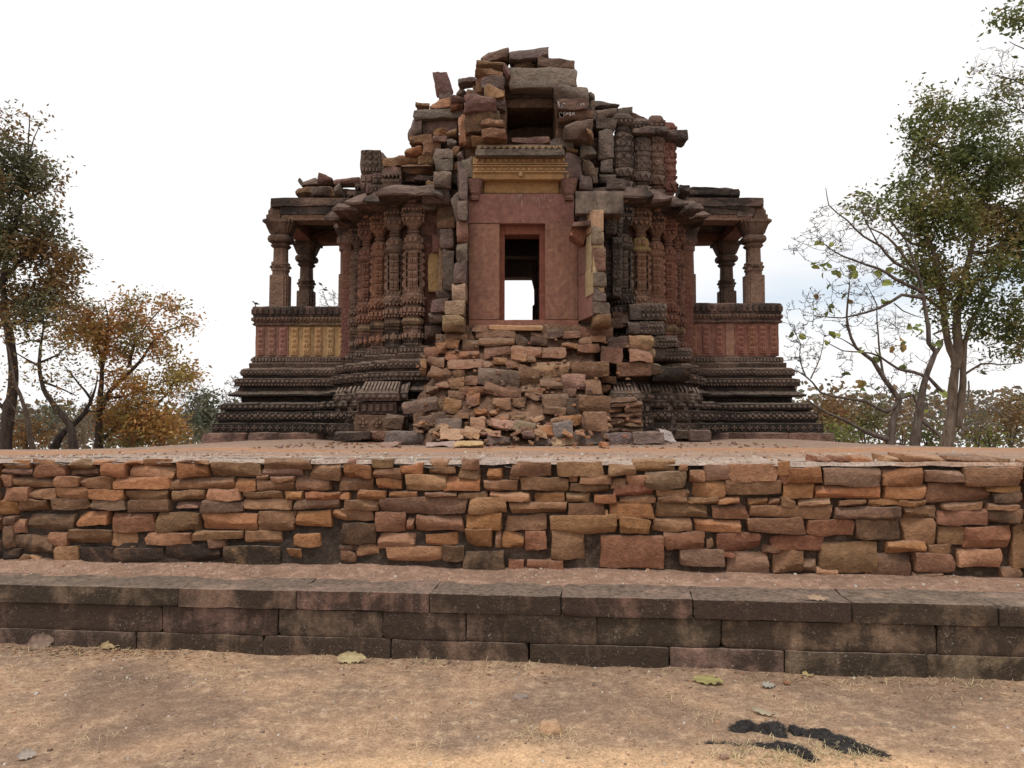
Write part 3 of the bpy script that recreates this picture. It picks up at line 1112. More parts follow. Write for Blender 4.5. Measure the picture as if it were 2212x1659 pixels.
PIL = [(1.76, 12.97, .158), (2.11, 13.21, .150), (2.425, 13.52, .140), (2.73, 13.93, .132), (2.985, 14.37, .120)]
PCOL = {-1: [(.215, .125, .088), (.20, .122, .088), (.235, .115, .072), (.215, .105, .074), (.175, .11, .082)],
        1: [(.135, .096, .078), (.215, .120, .078), (.225, .115, .074), (.215, .098, .068), (.19, .095, .068)]}
for s in (-1, 1):
    for i, (d, Y, hw) in enumerate(PIL):
        cx = XA + s * d
        b = PCOL[s][i]
        a0 = .30 if not (s > 0 and i == 0) else .6

        def cf(p, b=b, a0=a0, i=i, s=s):
            z = p.z - E
            c = b
            if 2.9 < z < 3.16 and s > 0 and i == 1:
                c = (0.313, 0.208, 0.087)
            if z < 1.72 and z > 1.57:
                c = (0.235, 0.152, 0.092)
            a = a0 + .10 + .30 * smooth(2.1, 1.2, z) + .18 * smooth(3.2, 3.6, z)
            return (c[0], c[1], c[2], a)
        w_ = hw
        prof = [(w_ * 1.12, 1.15, 0), (w_ * 1.12, 1.27, 0), (w_ * 1.0, 1.28, 0), (w_ * 1.0, 1.53, 0), (w_ * 1.1, 1.54, .2), (w_ * 1.1, 1.57, .2), (w_ * .95, 1.58, .6),
                (w_ * 1.18, 1.60, .45), (w_ * 1.32, 1.65, .55), (w_ * 1.18, 1.70, .45), (w_ * .9, 1.72, .5), (w_ * .9, 1.75, .4), (w_ * 1.1, 1.77, .2), (w_ * 1.12, 1.90, .1), (w_ * .92, 1.92, .3), (w_ * .92, 1.96, .3),
                (w_ * 1.16, 1.98, 0), (w_ * 1.18, 2.09, 0), (w_ * 1.02, 2.11, 0), (w_ * 1.02, 2.15, 0), (w_ * .92, 2.18, 0), (w_ * .92, 2.86, 0), (w_ * 1.12, 2.87, .3), (w_ * 1.24, 2.91, .35), (w_ * 1.12, 2.95, .3),
                (w_ * .88, 2.96, .2), (w_ * .88, 3.10, .25), (w_ * .74, 3.13, .9), (w_ * .58, 3.15, 1), (w_ * .78, 3.165, 1), (w_ * .82, 3.185, 1), (w_ * .58, 3.20, 1), (w_ * .80, 3.22, 1), (w_ * .6, 3.24, 1), (w_ * .72, 3.26, .8), (w_ * .98, 3.32, .4), (w_ * 1.06, 3.40, .15), (w_ * 1.06, 3.46, .1),
                (w_ * .9, 3.47, 0), (w_ * .9, 3.50, 0), (w_ * 1.08, 3.52, 0), (w_ * 1.12, 3.62, 0), (w_ * .95, 3.64, 0), (w_ * .95, 3.78, 0)]
        prof = [(h_, z + E, r_) for h_, z, r_ in prof]
        mb = MB()
        column(mb, cx, Y, prof, colfn=cf)
        sd = ((0, -1), (s, 0), (-s, 0))
        lt = lambda c: (c[0] * 1.22, c[1] * 1.24, c[2] * 1.24, c[3] * .45)  # lightens raised motifs: relief contrast put into the tint
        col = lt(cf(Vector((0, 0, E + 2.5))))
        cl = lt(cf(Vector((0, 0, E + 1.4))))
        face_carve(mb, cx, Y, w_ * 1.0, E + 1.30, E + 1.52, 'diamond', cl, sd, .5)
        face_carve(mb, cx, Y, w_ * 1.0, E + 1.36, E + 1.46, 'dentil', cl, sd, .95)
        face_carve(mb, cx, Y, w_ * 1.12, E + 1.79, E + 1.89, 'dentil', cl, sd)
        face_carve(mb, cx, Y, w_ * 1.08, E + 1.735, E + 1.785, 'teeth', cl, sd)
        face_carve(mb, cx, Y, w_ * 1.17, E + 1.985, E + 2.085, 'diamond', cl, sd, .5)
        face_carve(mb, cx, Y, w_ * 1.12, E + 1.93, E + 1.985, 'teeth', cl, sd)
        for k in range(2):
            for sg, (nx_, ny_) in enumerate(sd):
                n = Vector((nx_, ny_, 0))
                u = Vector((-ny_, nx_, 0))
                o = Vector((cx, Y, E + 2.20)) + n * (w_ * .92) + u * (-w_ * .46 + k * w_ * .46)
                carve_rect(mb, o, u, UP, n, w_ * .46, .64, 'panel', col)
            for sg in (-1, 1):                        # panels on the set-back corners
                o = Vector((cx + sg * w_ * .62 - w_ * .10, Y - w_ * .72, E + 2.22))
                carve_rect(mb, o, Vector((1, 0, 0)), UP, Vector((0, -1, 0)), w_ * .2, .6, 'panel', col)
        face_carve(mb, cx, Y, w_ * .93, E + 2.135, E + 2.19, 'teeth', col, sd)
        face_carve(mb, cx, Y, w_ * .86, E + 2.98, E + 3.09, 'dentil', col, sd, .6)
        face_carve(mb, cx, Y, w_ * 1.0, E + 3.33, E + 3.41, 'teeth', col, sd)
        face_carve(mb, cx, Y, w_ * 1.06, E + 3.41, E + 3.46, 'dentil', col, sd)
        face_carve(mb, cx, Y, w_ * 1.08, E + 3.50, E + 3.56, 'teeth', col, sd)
        mb.build('pilaster', MAT['carved'], temple, sharp=30)
        # bracket under the eave
        mb = MB()
        box_block(mb, cx - hw * .45, cx + hw * .45, Y - hw * 1.75, Y, E + 3.64, E + 3.78, tint((.25, .14, .1), .4), n=4, r=.2, rough=.008)
        mb.build('bracket', MAT['stone'], temple)

# plain corner strip between the last pilaster and the porch
for s in (-1, 1):
    mb = MB()
    x0, x1 = sorted((XA + s * 3.08, XA + s * 3.40))
    box_block(mb, x0, x1, 14.86, 15.3, E + 1.2, E + 2.55, tint('s', .2), n=8, r=.03, rough=.006, chops=0)
    box_block(mb, x0 + .01, x1 - .02, 14.88, 15.3, E + 2.56, E + 3.3, tint('s', .3), n=8, r=.03, rough=.006, chops=0)
    cx = (x0 + x1) / 2
    column(mb, cx + s * .1, 15.08, [(.15, E + 2.2, 0), (.15, E + 2.85, 0), (.13, E + 2.86, .4), (.13, E + 3.3, .4), (.17, E + 3.32, .8), (.17, E + 3.4, .9), (.22, E + 3.46, .9), (.22, E + 3.56, .9), (.19, E + 3.6, .6), (.24, E + 3.75, .3), (.26, E + 3.96, 0)],
           colfn=lambda p: (0.204, 0.113, 0.083, .25 + .4 * smooth(3.2, 3.7, p.z - E)))
    mb.build('corner_pilaster', MAT['carved'], temple, sharp=30)

# ---------------------------------------------------------------- eave over the pilasters
for s in (-1, 1):
    mb = MB()
    pr = [(-.3, 3.93), (.04, 3.92), (.16, 3.88), (.27, 3.79), (.34, 3.71), (.33, 3.67), (.22, 3.68), (.12, 3.66), (-.05, 3.65)]
    sweep(mb, PLAN[:11] + [(3.2, 15.0)], pr, s, lambda p, k: (0.137, 0.087, 0.070, .55 + .2 * nz(p, 1.5, 3)), wear=.06, step=.09, blk=.08, seed=s)
    mb.build('eave', MAT['stone'], temple, sharp=30)
    if s > 0:
        continue
    mb = MB()
    sweep(mb, PLAN[1:11], [(-.02, 3.91), (.05, 3.95), (.05, 4.13), (-.02, 4.14), (-.02, 4.18), (.06, 4.2), (.06, 4.27), (-.5, 4.28)], s,
          lambda p, k: (0.149, 0.097, 0.074, .5), wear=.02)
    carve_plan(mb, PLAN[1:11], .05, 4.06, 4.12, 'dentil', s, (0.149, 0.097, 0.074, .5))
    carve_plan(mb, PLAN[1:11], .05, 4.135, 4.2, 'teeth', s, (0.149, 0.097, 0.074, .5))
    mb.build('frieze', MAT['carved'], temple, sharp=30)

# ---------------------------------------------------------------- porches
PP = PLAN[10:14]
for s in (-1, 1):
    dz = RZ[s]
    par = empty('porch', (XA + s * 4.1, 16, E + 1.24), temple)
    # parapet panels: separate slabs, ochre and red
    if s < 0:
        cuts = [3.05, 4.45, 5.10]
        cols = [(.335, .205, .105), (.225, .118, .085)]
        mb = MB()
    else:
        cuts = [3.05, 4.06, 4.24, 5.10]
        cols = [(.185, .088, .062), (.235, .122, .086), (.195, .090, .064)]
    for k in range(len(cuts) - 1):
        mb = MB()
        d0, d1 = cuts[k] + .004, cuts[k + 1] - .004
        x0, x1 = sorted((XA + s * d0, XA + s * d1))
        box_block(mb, x0, x1, 15.0, 15.22, E + 1.235 + dz * .3, E + 1.835 + dz, tint(cols[k], .38, .03), n=8, r=.02, rough=.004, chops=0)
        if s < 0 or k != 1:
            m_ = max(1, round((d1 - d0) / .235))
            for q in range(m_):
                ox = x0 + (x1 - x0) * (q + .5) / m_ - .06
                cc_ = tint(tuple(v * 1.18 for v in cols[k]), .15, .03)  # raised figures tinted lighter than the slab, relief contrast put into colour
                relief(mb, Vector((ox + .06, 15.0, E + 1.535 + dz * .6)), Vector((1, 0, 0)), UP, Vector((0, -1, 0)), .072, .285, .012, 'sq', cc_, .96)
                carve_rect(mb, Vector((ox, 14.988, E + 1.26 + dz * .6)), Vector((1, 0, 0)), UP, Vector((0, -1, 0)), .12, .54, 'panel', cc_)
        mb.build('parapet_panel', MAT['smooth'], par, sharp=30)
    mb = MB()
    xo = XA + s * 5.10
    x0, x1 = sorted((xo, XA + s * 4.88))
    box_block(mb, x0 + (.002 if s > 0 else 0), x1 - (.002 if s < 0 else 0), 15.222, 17.4, E + 1.235 + dz * .3, E + 1.835 + dz, tint((0.219, 0.106, 0.076), .3), n=8, r=.02, rough=.005, chops=0)
    mb.build('parapet_panel', MAT['smooth'], par)
    mb = MB()
    sweep(mb, PP, [(-.05, 1.83), (.03, 1.835), (.05, 1.85), (.05, 1.875), (.03, 1.885), (.03, 1.91), (.05, 1.92), (.055, 2.0), (.03, 2.015), (.045, 2.02), (.055, 2.19), (.03, 2.22), (-.34, 2.22), (-.36, 1.9)], s,
          lambda p, k: ((0.188, 0.120, 0.072, .45) if k < 9 and s < 0 and p.x > -4.2 else (0.172, 0.097, 0.075, .5)) if k < 9 else (0.157, 0.095, 0.074, .62), wear=.014, dz=dz)
    carve_plan(mb, PP, .055, 1.925, 1.99, 'teeth', s, (0.188, 0.113, 0.075, .4), dz=dz)
    carve_plan(mb, PP, .055, 2.04, 2.18, 'dentil', s, (0.157, 0.095, 0.074, .6), dz=dz)
    mb.build('parapet_rail', MAT['plinth'], par, sharp=30)
    # pillars
    for d, Y in ((4.70, 15.25), (4.68, 17.1)):
        pl = empty('pillar', (XA + s * d, Y, E + 2.2 + dz), par)
        cx = XA + s * d
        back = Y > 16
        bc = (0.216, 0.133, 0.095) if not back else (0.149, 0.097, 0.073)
        mb = MB()
        column(mb, cx, Y, [(.185, E + 2.15 + dz, 0), (.185, E + 2.86, 0), (.15, E + 2.865, .3), (.15, E + 2.95, .3), (.168, E + 2.955, .3), (.168, E + 3.0, .3), (.155, E + 3.005, .4), (.155, E + 3.07, .4), (.17, E + 3.075, .35), (.17, E + 3.125, .35), (.142, E + 3.13, .55), (.138, E + 3.46, .6)],
               colfn=lambda p, bc=bc: (bc[0], bc[1], bc[2], .30))
        face_carve(mb, cx, Y, .168, E + 3.0, E + 3.075, 'diamond', (bc[0], bc[1], bc[2], .3), ((0, -1), (1, 0), (-1, 0)), .6)
        mb.build('shaft', MAT['carved'], pl, sharp=30)
        cap = lambda p, bc=bc: (bc[0] * .8, bc[1] * .8, bc[2] * .8, .5)
        mb = MB()
        column(mb, cx, Y, [(.15, E + 3.40, 1), (.19, E + 3.43, 1), (.215, E + 3.455, 1), (.20, E + 3.48, 1), (.17, E + 3.49, 1), (.19, E + 3.515, 1), (.255, E + 3.53, 1), (.275, E + 3.57, 1), (.27, E + 3.62, 1), (.245, E + 3.65, 1), (.20, E + 3.665, .9),
                           (.215, E + 3.69, .5), (.255, E + 3.80, .35), (.27, E + 3.87, .1), (.285, E + 3.88, .05), (.295, E + 3.955, 0), (.2, E + 3.96, 0)], colfn=cap)
        face_carve(mb, cx, Y, .275, E + 3.88, E + 3.95, 'dentil', cap(0), ((0, -1), (1, 0), (-1, 0)))
        if not back:
            px_ = cx + s * .08
            column(mb, px_, Y - .02, [(.18, E + 3.955, 0), (.185, E + 4.06, 0), (.155, E + 4.065, 0), (.15, E + 4.16, 0), (.13, E + 4.165, 0), (.12, E + 4.22, 0)], colfn=cap)
        mb.build('capital', MAT['carved'], pl, sharp=30)
    # lintels and ceiling
    for (d0, d1, y0, y1, z0, z1, c, a) in ((3.05, 4.62, 15.02, 15.42, 3.93, 4.035, (0.212, 0.125, 0.087), .2), (3.05, 4.66, 15.0, 15.42, 4.038, 4.19, (0.095, 0.068, 0.057), .6),
                                           (3.05, 4.7, 16.9, 17.3, 3.93, 4.19, (.2, .11, .085), .4), (4.50, 4.86, 15.43, 16.88, 3.94, 4.19, (0.219, 0.110, 0.080), .2),
                                           (3.05, 3.3, 15.43, 16.88, 3.93, 4.19, (.2, .11, .085), .4), (2.9, 4.84, 14.96, 17.5, 4.195, 4.36, (0.150, 0.101, 0.082), .6)):
        mb = MB()
        x0, x1 = sorted((XA + s * d0, XA + s * d1))
        box_block(mb, x0, x1, y0, y1, E + z0, E + z1, tint(c, a), n=8, r=.035, rough=.010 if z0 < 4.15 else .018, chops=1, chop=.06)
        mb.build('ceiling_slab' if z0 > 4.19 else 'lintel', MAT['stone'], par)
    if s < 0:
        for spec, Y, th, al in (((1150, 700, 1210, 1310, 'g'), 15.1, 1.6, .6), ((700, 1320, 1315, 1400, 'd'), 14.98, 2.0, .6)):
            pass
        tops = [(((740, 1320), (1250, 1285), (1330, 1350), (700, 1370), 'g'), 15.0, 1.9, .6), (((790, 1215), (1080, 1205), (1150, 1300), (745, 1310), 'b'), 15.1, 1.6, .45),
                (((915, 1225), (1075, 1200), (1095, 1275), (905, 1280), 'g'), 14.95, .6, .5), (((985, 1095), (1090, 1135), (1110, 1185), (960, 1200), 'p'), 15.2, .7, .3),
                (((860, 1165), (950, 1130), (985, 1195), (830, 1205), 'g'), 15.15, .6, .4), (((805, 1160), (830, 1140), (880, 1205), (835, 1205), 'g'), 15.3, .4, .4),
                (((1095, 1150), (1320, 1128), (1325, 1180), (1100, 1195), 'p'), 15.1, .35, .25), (((1165, 1225), (1340, 1245), (1340, 1290), (1165, 1280), 'p'), 15.3, .35, .3),
                (((1105, 1200), (1150, 1170), (1180, 1275), (1110, 1280), 'g'), 15.0, .4, .35), (((650, 1350), (740, 1325), (740, 1365), (675, 1385), 'd'), 15.05, .5, .5)]
        for q, Y, th, al in tops:
            stone_px(par, 'roof_stone', Z1, q, Y, th, MAT['stone'], al, n=5, rough=.02, chops=3, chop=.2)
    else:
        tops = [((910, 1420, 1035, 1080, 'd'), 14.98, 2.0, .7), ((915, 1320, 980, 1032, 'd'), 15.05, 1.8, .7), ((905, 1335, 905, 980, 'g'), 15.1, 1.5, .7), ((915, 1295, 888, 908, 'd'), 15.2, 1.3, .6),
                ((1300, 1440, 1080, 1130, 'g'), 15.0, .8, .6), ((830, 920, 870, 935, 'g'), 14.6, .5, .55)]
        for q, Y, th, al in tops:
            stone_px(par, 'roof_stone', Z3, q, Y, th, MAT['stone'], al, n=7, rough=.022, chops=2, chop=.12, r=.1)

# ---------------------------------------------------------------- sanctum doorway (front plane at depth 12.6)
DY = 12.6
door = empty('doorway', P(1130, 700, DY), temple)


def dbox(name, x0, x1, y0, y1, Y0, Y1, c, a=.12, mat='smooth', **kw):
    mb = MB()
    p0, p1 = P(x0, y1, Y0), P(x1, y0, Y0)
    k = dict(n=8, r=.012, rough=.004, chops=0)
    k.update(kw)
    box_block(mb, p0.x, p1.x, Y0, Y1, p0.z, p1.z, tint(c, a, .04), **k)
    return mb, p0, p1


RED = (0.214, 0.096, 0.072)
for nm, x0, x1, y0, y1, Y0, Y1, c, a in (('jamb', 1012.5, 1079, 484, 690, DY, DY + .5, (.235, .112, .080), .34), ('jamb', 1178, 1247.5, 482, 690, DY, DY + .5, (.238, .112, .080), .40),
                                         ('lintel', 1012, 1240, 418, 482.5, DY + .01, DY + .55, (.225, .106, .085), .22), ('upper_lintel', 1046, 1207, 388, 417, DY + .06, DY + .5, (.30, .165, .075), .25),
                                         ('upper_jamb', 1012, 1045, 392, 417, DY + .09, DY + .5, (0.234, 0.114, 0.076), .25), ('upper_jamb', 1208, 1245, 392, 417, DY + .09, DY + .5, (0.234, 0.114, 0.076), .25),
                                         ('sill', 1013, 1250, 691, 704, DY - .02, DY + .5, (0.234, 0.106, 0.076), .3),
                                         ('inner_jamb', 1078, 1090, 484, 693, DY + .18, DY + .52, (0.210, 0.082, 0.056), .1), ('inner_jamb', 1166, 1179, 484, 693, DY + .18, DY + .52, (0.210, 0.082, 0.056), .1),
                                         ('inner_lintel', 1090.3, 1165.7, 482, 506, DY + .18, DY + .52, (0.226, 0.090, 0.056), .1)):
    mb, p0, p1 = dbox(nm, x0, x1, y0, y1, Y0, Y1, c, a)
    if nm == 'lintel':                                  # lime runs down from the joint above
        for k in range(34):
            x, y = RNG.gauss(1140, 16) if k < 20 else U(1050, 1210), 419 + abs(RNG.gauss(0, 9))
            wd, hh = U(.3, 1.5), U(2, 10) * (1.5 if k < 20 else .6)
            q = [P(x - wd, y, DY + .003), P(x + wd, y + U(-1, 1), DY + .003), P(x + wd * .3, y + hh, DY + .003), P(x - wd * .3, y + hh * U(.6, 1), DY + .003)]
            mb.add(q, [(0, 1, 2, 3)], (.36, .26, .22, 0))
    mb.build(nm, MAT['smooth'], door)
# bracket capitals at the head of the jambs
for x0, x1 in ((1010, 1040), (1213, 1248)):
    mb = MB()
    p0, p1 = P(x0, 424, DY - .12), P(x1, 386, DY - .12)
    cx = (p0.x + p1.x) / 2
    column(mb, cx, DY - .02, [(.07, p0.z - .05, .6), (.09, p0.z, .8), (.07, p0.z + .03, .8), (.10, p0.z + .07, .7), (.10, p0.z + .10, .7), (.13, p0.z + .2, .5), (.14, p1.z, .1)], col=(0.203, 0.106, 0.083, .25))
    mb.build('bracket_capital', MAT['carved'], door, sharp=30)
# carved ochre lintel block, its three carved bands, and the cornice over it
mb, p0, p1 = dbox('carved_lintel', 1021, 1228, 339, 387, DY - .10, DY + .4, (.345, .205, .098), .22)
oc = (.41, .26, .135, .05)
UX, NY = Vector((1, 0, 0)), Vector((0, -1, 0))
zz = lambda y: P(1106, y, DY - .10).z
for a, b, st in ((386, 374, 'lattice'), (372, 361, 'scroll'), (359.5, 356, 'dentil'), (354, 343, 'teeth')):
    carve_rect(mb, Vector((p0.x + .02, DY - .10, zz(a))), UX, UP, NY, p1.x - p0.x - .04, zz(b) - zz(a), st, oc)
for y in (373, 360, 355):
    relief(mb, Vector(((p0.x + p1.x) / 2, DY - .10, zz(y))), UX, UP, NY, (p1.x - p0.x) / 2, .007, .03, 'sq', oc, .98)
relief(mb, Vector(((p0.x + p1.x) / 2, DY - .09, zz(378))), UX, UP, NY, .05, .07, .05, 'hex', oc)
mb.build('carved_lintel', MAT['smooth'], door, sharp=30)
mb, p0, p1 = dbox('cornice', 1030, 1217, 312, 337, DY - .25, DY + .35, (0.189, 0.136, 0.099), .45, rough=.01, r=.04)
zz = lambda y: P(1106, y, DY - .25).z
relief(mb, Vector(((p0.x + p1.x) / 2, DY - .25, (zz(328) + zz(316)) / 2)), UX, UP, NY, (p1.x - p0.x) / 2 - .02, (zz(316) - zz(328)) / 2 + .01, .004, 'sq', (.30, .20, .12, .1), .99)
carve_rect(mb, Vector((p0.x + .03, DY - .256, zz(328))), UX, UP, NY, p1.x - p0.x - .06, zz(316) - zz(328), 'cross', (.05, .036, .028, .2))  # crosses tinted dark: the shade of cut-in recesses put into the colour
relief(mb, Vector(((p0.x + p1.x) / 2, DY - .22, zz(333))), UX, UP, NY, (p1.x - p0.x) / 2 + .03, .05, .08, 'sq', (0.174, 0.136, 0.106, .4), .97)
mb.build('cornice', MAT['carved'], door, sharp=30)
stone_px(door, 'step_slab', Z7, (800, 1205, 95, 135, 't'), 12.25, .4, MAT['smooth'], .3, n=8, r=.08, rough=.008)

# right hand side wall running forward from the doorway (inner face pale ochre), and its broken end
swall = empty('side_wall', P(1290, 700, 12.2), temple)
ends = [(1030, 1170, 370, 590, (.23, .165, .115)), (1035, 1190, 590, 890, (.20, .105, .08)), (1045, 1200, 898, 1060, 'g'), (1050, 1195, 1060, 1225, 'g'), (1045, 1235, 1228, 1370, 'g'), (1050, 1255, 1372, 1510, 'b')]
def Z8(x, y): return (1080 + x * .19267, 414.7 + y * .19267)
for q in ends:
    stone_px(swall, 'wall_block', Z8, q, 11.75, .5, MAT['stone'], .25, n=6, rough=.018, chops=3, chop=.18, r=.1)
inner = [((-.0, 1.0), 1.62, 2.35, (0.242, 0.122, 0.092)), ((0, .55), 2.36, 3.02, (0.234, 0.118, 0.092)), ((.55, 1.0), 2.36, 2.9, (.330, .235, .140)), ((.3, 1.0), 2.92, 3.25, (.325, .205, .125)), ((.5, 1), 1.95, 2.36, (.335, .245, .150))]
A0, A1 = P(1249, 690, 12.6), P(1284, 690, 11.8)
for (t0, t1), z0, z1, c in inner:
    a, b = A0.lerp(A1, t0), A0.lerp(A1, t1)
    u = (b - a).normalized()
    n = Vector((-abs(u.y), -u.x if u.y < 0 else u.x, 0)).normalized()
    push = .0 if c[0] < .32 else .012
    fr = [Vector((q.x, q.y, E + z)) + n * push for q, z in ((a, z0), (b, z0), (b, z1), (a, z1))]
    bk = [p + Vector((.16, .0, 0)) for p in fr]
    mb = MB()
    block(mb, fr, bk, tint(c, .22, .04), n=6, r=.02, rough=.006, chops=0)
    mb.build('facing_slab', MAT['smooth'], swall)
stone_px(swall, 'broken_slab', Z8, ((830, 330), (1165, 300), (1160, 370), (800, 385), 'p'), 11.9, .55, MAT['stone'], .3, n=6, rough=.015, chops=3)
stone_px(swall, 'broken_slab', Z8, ((830, 380), (1000, 375), (940, 590), (780, 480), 'r'), 12.1, .4, MAT['stone'], .1, n=6, rough=.015, chops=3)
stone_px(swall, 'fallen_lintel', Z8, (848, 1385, -10, 240, (.215, .168, .118)), 11.95, .5, MAT['smooth'], .58, n=8, rough=.008, chops=1, chop=.06, r=.03)
stone_px(swall, 'wall_block', Z8, (900, 1040, 200, 335, 'g'), 12.1, .4, MAT['stone'], .4, n=5, rough=.02)
stone_px(swall, 'wall_block', Z8, (1045, 1370, 242, 275, 'b'), 12.15, .4, MAT['stone'], .5, n=5, rough=.012)
# dark carved fragment standing between the side wall and the pilasters
frag = MB()
for a, b, c_, d_, Y in ((1175, 1310, 290, 465, 12.3), (1180, 1275, 470, 530, 12.45), (1265, 1375, 500, 1170, 12.35), (1180, 1262, 530, 1180, 12.5), (1310, 1380, 280, 500, 12.45)):
    q = rectq(*Z8(a, c_)[:1], Z8(b, c_)[0], Z8(a, c_)[1], Z8(a, d_)[1])
    fr = px_quad(q, Y)
    bk = [p + Vector((0, .4, 0)) for p in fr]
    block(frag, fr, bk, (0.119, 0.092, 0.077, .55), n=8, r=.06, rough=.016, chops=1, chop=.1)
    z = fr[0].z
    while z < fr[2].z - .06:
        hh = U(.05, .10)
        carve_rect(frag, Vector((fr[0].x + .012, Y - .004, z)), UX, UP, NY, fr[1].x - fr[0].x - .024, hh * .85, RNG.choice(['dentil', 'scroll', 'diamond', 'dentil', 'teeth']), (0.126, 0.100, 0.081, .5))
        z += hh
frag.build('carved_fragment', MAT['carved'], temple, sharp=30)

# ---------------------------------------------------------------- inside: roof, side walls, far opening
inn = empty('interior', (XA, 16, E + 1.3), temple)
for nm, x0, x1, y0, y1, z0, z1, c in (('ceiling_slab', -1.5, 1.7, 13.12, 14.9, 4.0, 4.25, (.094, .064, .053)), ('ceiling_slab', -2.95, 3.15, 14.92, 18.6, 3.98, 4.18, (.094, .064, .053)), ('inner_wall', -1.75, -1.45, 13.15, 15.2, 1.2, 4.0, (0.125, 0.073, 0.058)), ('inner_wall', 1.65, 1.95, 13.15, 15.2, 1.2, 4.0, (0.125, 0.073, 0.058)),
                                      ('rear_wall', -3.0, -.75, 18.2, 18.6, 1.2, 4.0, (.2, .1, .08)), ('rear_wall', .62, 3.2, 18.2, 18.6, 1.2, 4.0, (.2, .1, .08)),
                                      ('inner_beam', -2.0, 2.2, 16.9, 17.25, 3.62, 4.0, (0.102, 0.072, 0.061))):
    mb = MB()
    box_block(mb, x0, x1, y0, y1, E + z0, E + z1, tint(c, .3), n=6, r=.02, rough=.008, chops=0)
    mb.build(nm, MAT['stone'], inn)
mb = MB()
zb = zat(600, 18.15) - E
box_block(mb, -.78, .66, 18.1, 18.5, E + zb, E + zb + .25, tint((0.173, 0.121, 0.098), .3), n=6, r=.02, rough=.005, chops=0)
box_block(mb, -.80, .68, 17.98, 18.5, E + zb + .252, E + zb + .75, tint((0.173, 0.121, 0.098), .3), n=6, r=.02, rough=.005, chops=0)
carve_rect(mb, Vector((-.78, 17.98, E + zb + .26)), UX, UP, NY, 1.44, .16, 'lattice', (0.284, 0.224, 0.179, .1))
carve_rect(mb, Vector((-.78, 17.98, E + zb + .45)), UX, UP, NY, 1.44, .08, 'dentil', (0.284, 0.224, 0.179, .1))
mb.build('rear_lintel', MAT['stone'], inn, sharp=30)
mb = MB()
column(mb, .60, 17.6, [(.13, E + 1.3, 0), (.13, E + 2.6, 0), (.10, E + 2.65, .5), (.10, E + 3.0, .5), (.17, E + 3.2, .9), (.2, E + 3.5, .4), (.22, E + 3.62, 0)], col=(0.126, 0.081, 0.066, .4))
mb.build('inner_pillar', MAT['carved'], inn, sharp=30)
# ---------------------------------------------------------------- broken tower of stacked blocks
tower = empty('tower', (XA, 13.5, E + 3.9), temple)
core = MB()
for x0, x1, y0, y1, z0, z1 in ((-.78, -.10, 12.75, 14.3, 3.55, 5.55), (.72, 1.12, 12.75, 14.3, 3.55, 5.35), (-.12, .74, 13.75, 14.4, 3.9, 5.3), (-.5, .95, 12.95, 14.2, 5.33, 5.85),
                               (-1.6, -.75, 13.2, 15.2, 3.7, 5.0), (-2.3, -1.55, 13.6, 15.4, 3.7, 4.35), (1.1, 1.9, 13.25, 15.2, 3.7, 5.1), (1.85, 2.55, 13.75, 15.4, 3.7, 4.85),
                               (-1.25, -.85, 12.85, 13.4, 1.0, 3.9), (1.10, 1.40, 12.75, 13.3, 1.0, 3.9), (-.5, .9, 12.75, 13.1, 3.72, 4.0), (2.5, 2.8, 14.1, 15.3, 3.6, 3.95), (-.28, .28, 12.95, 13.6, 5.5, 6.10)):
    box_block(core, x0, x1, y0, y1, E + z0, E + z1, tint('d', .3), n=6, r=.04, rough=.05, chops=2, chop=.2)
core.build('dark_core_fill', MAT['earth'], tower)  # hidden dark mass added so gaps between blocks show dark, not sky
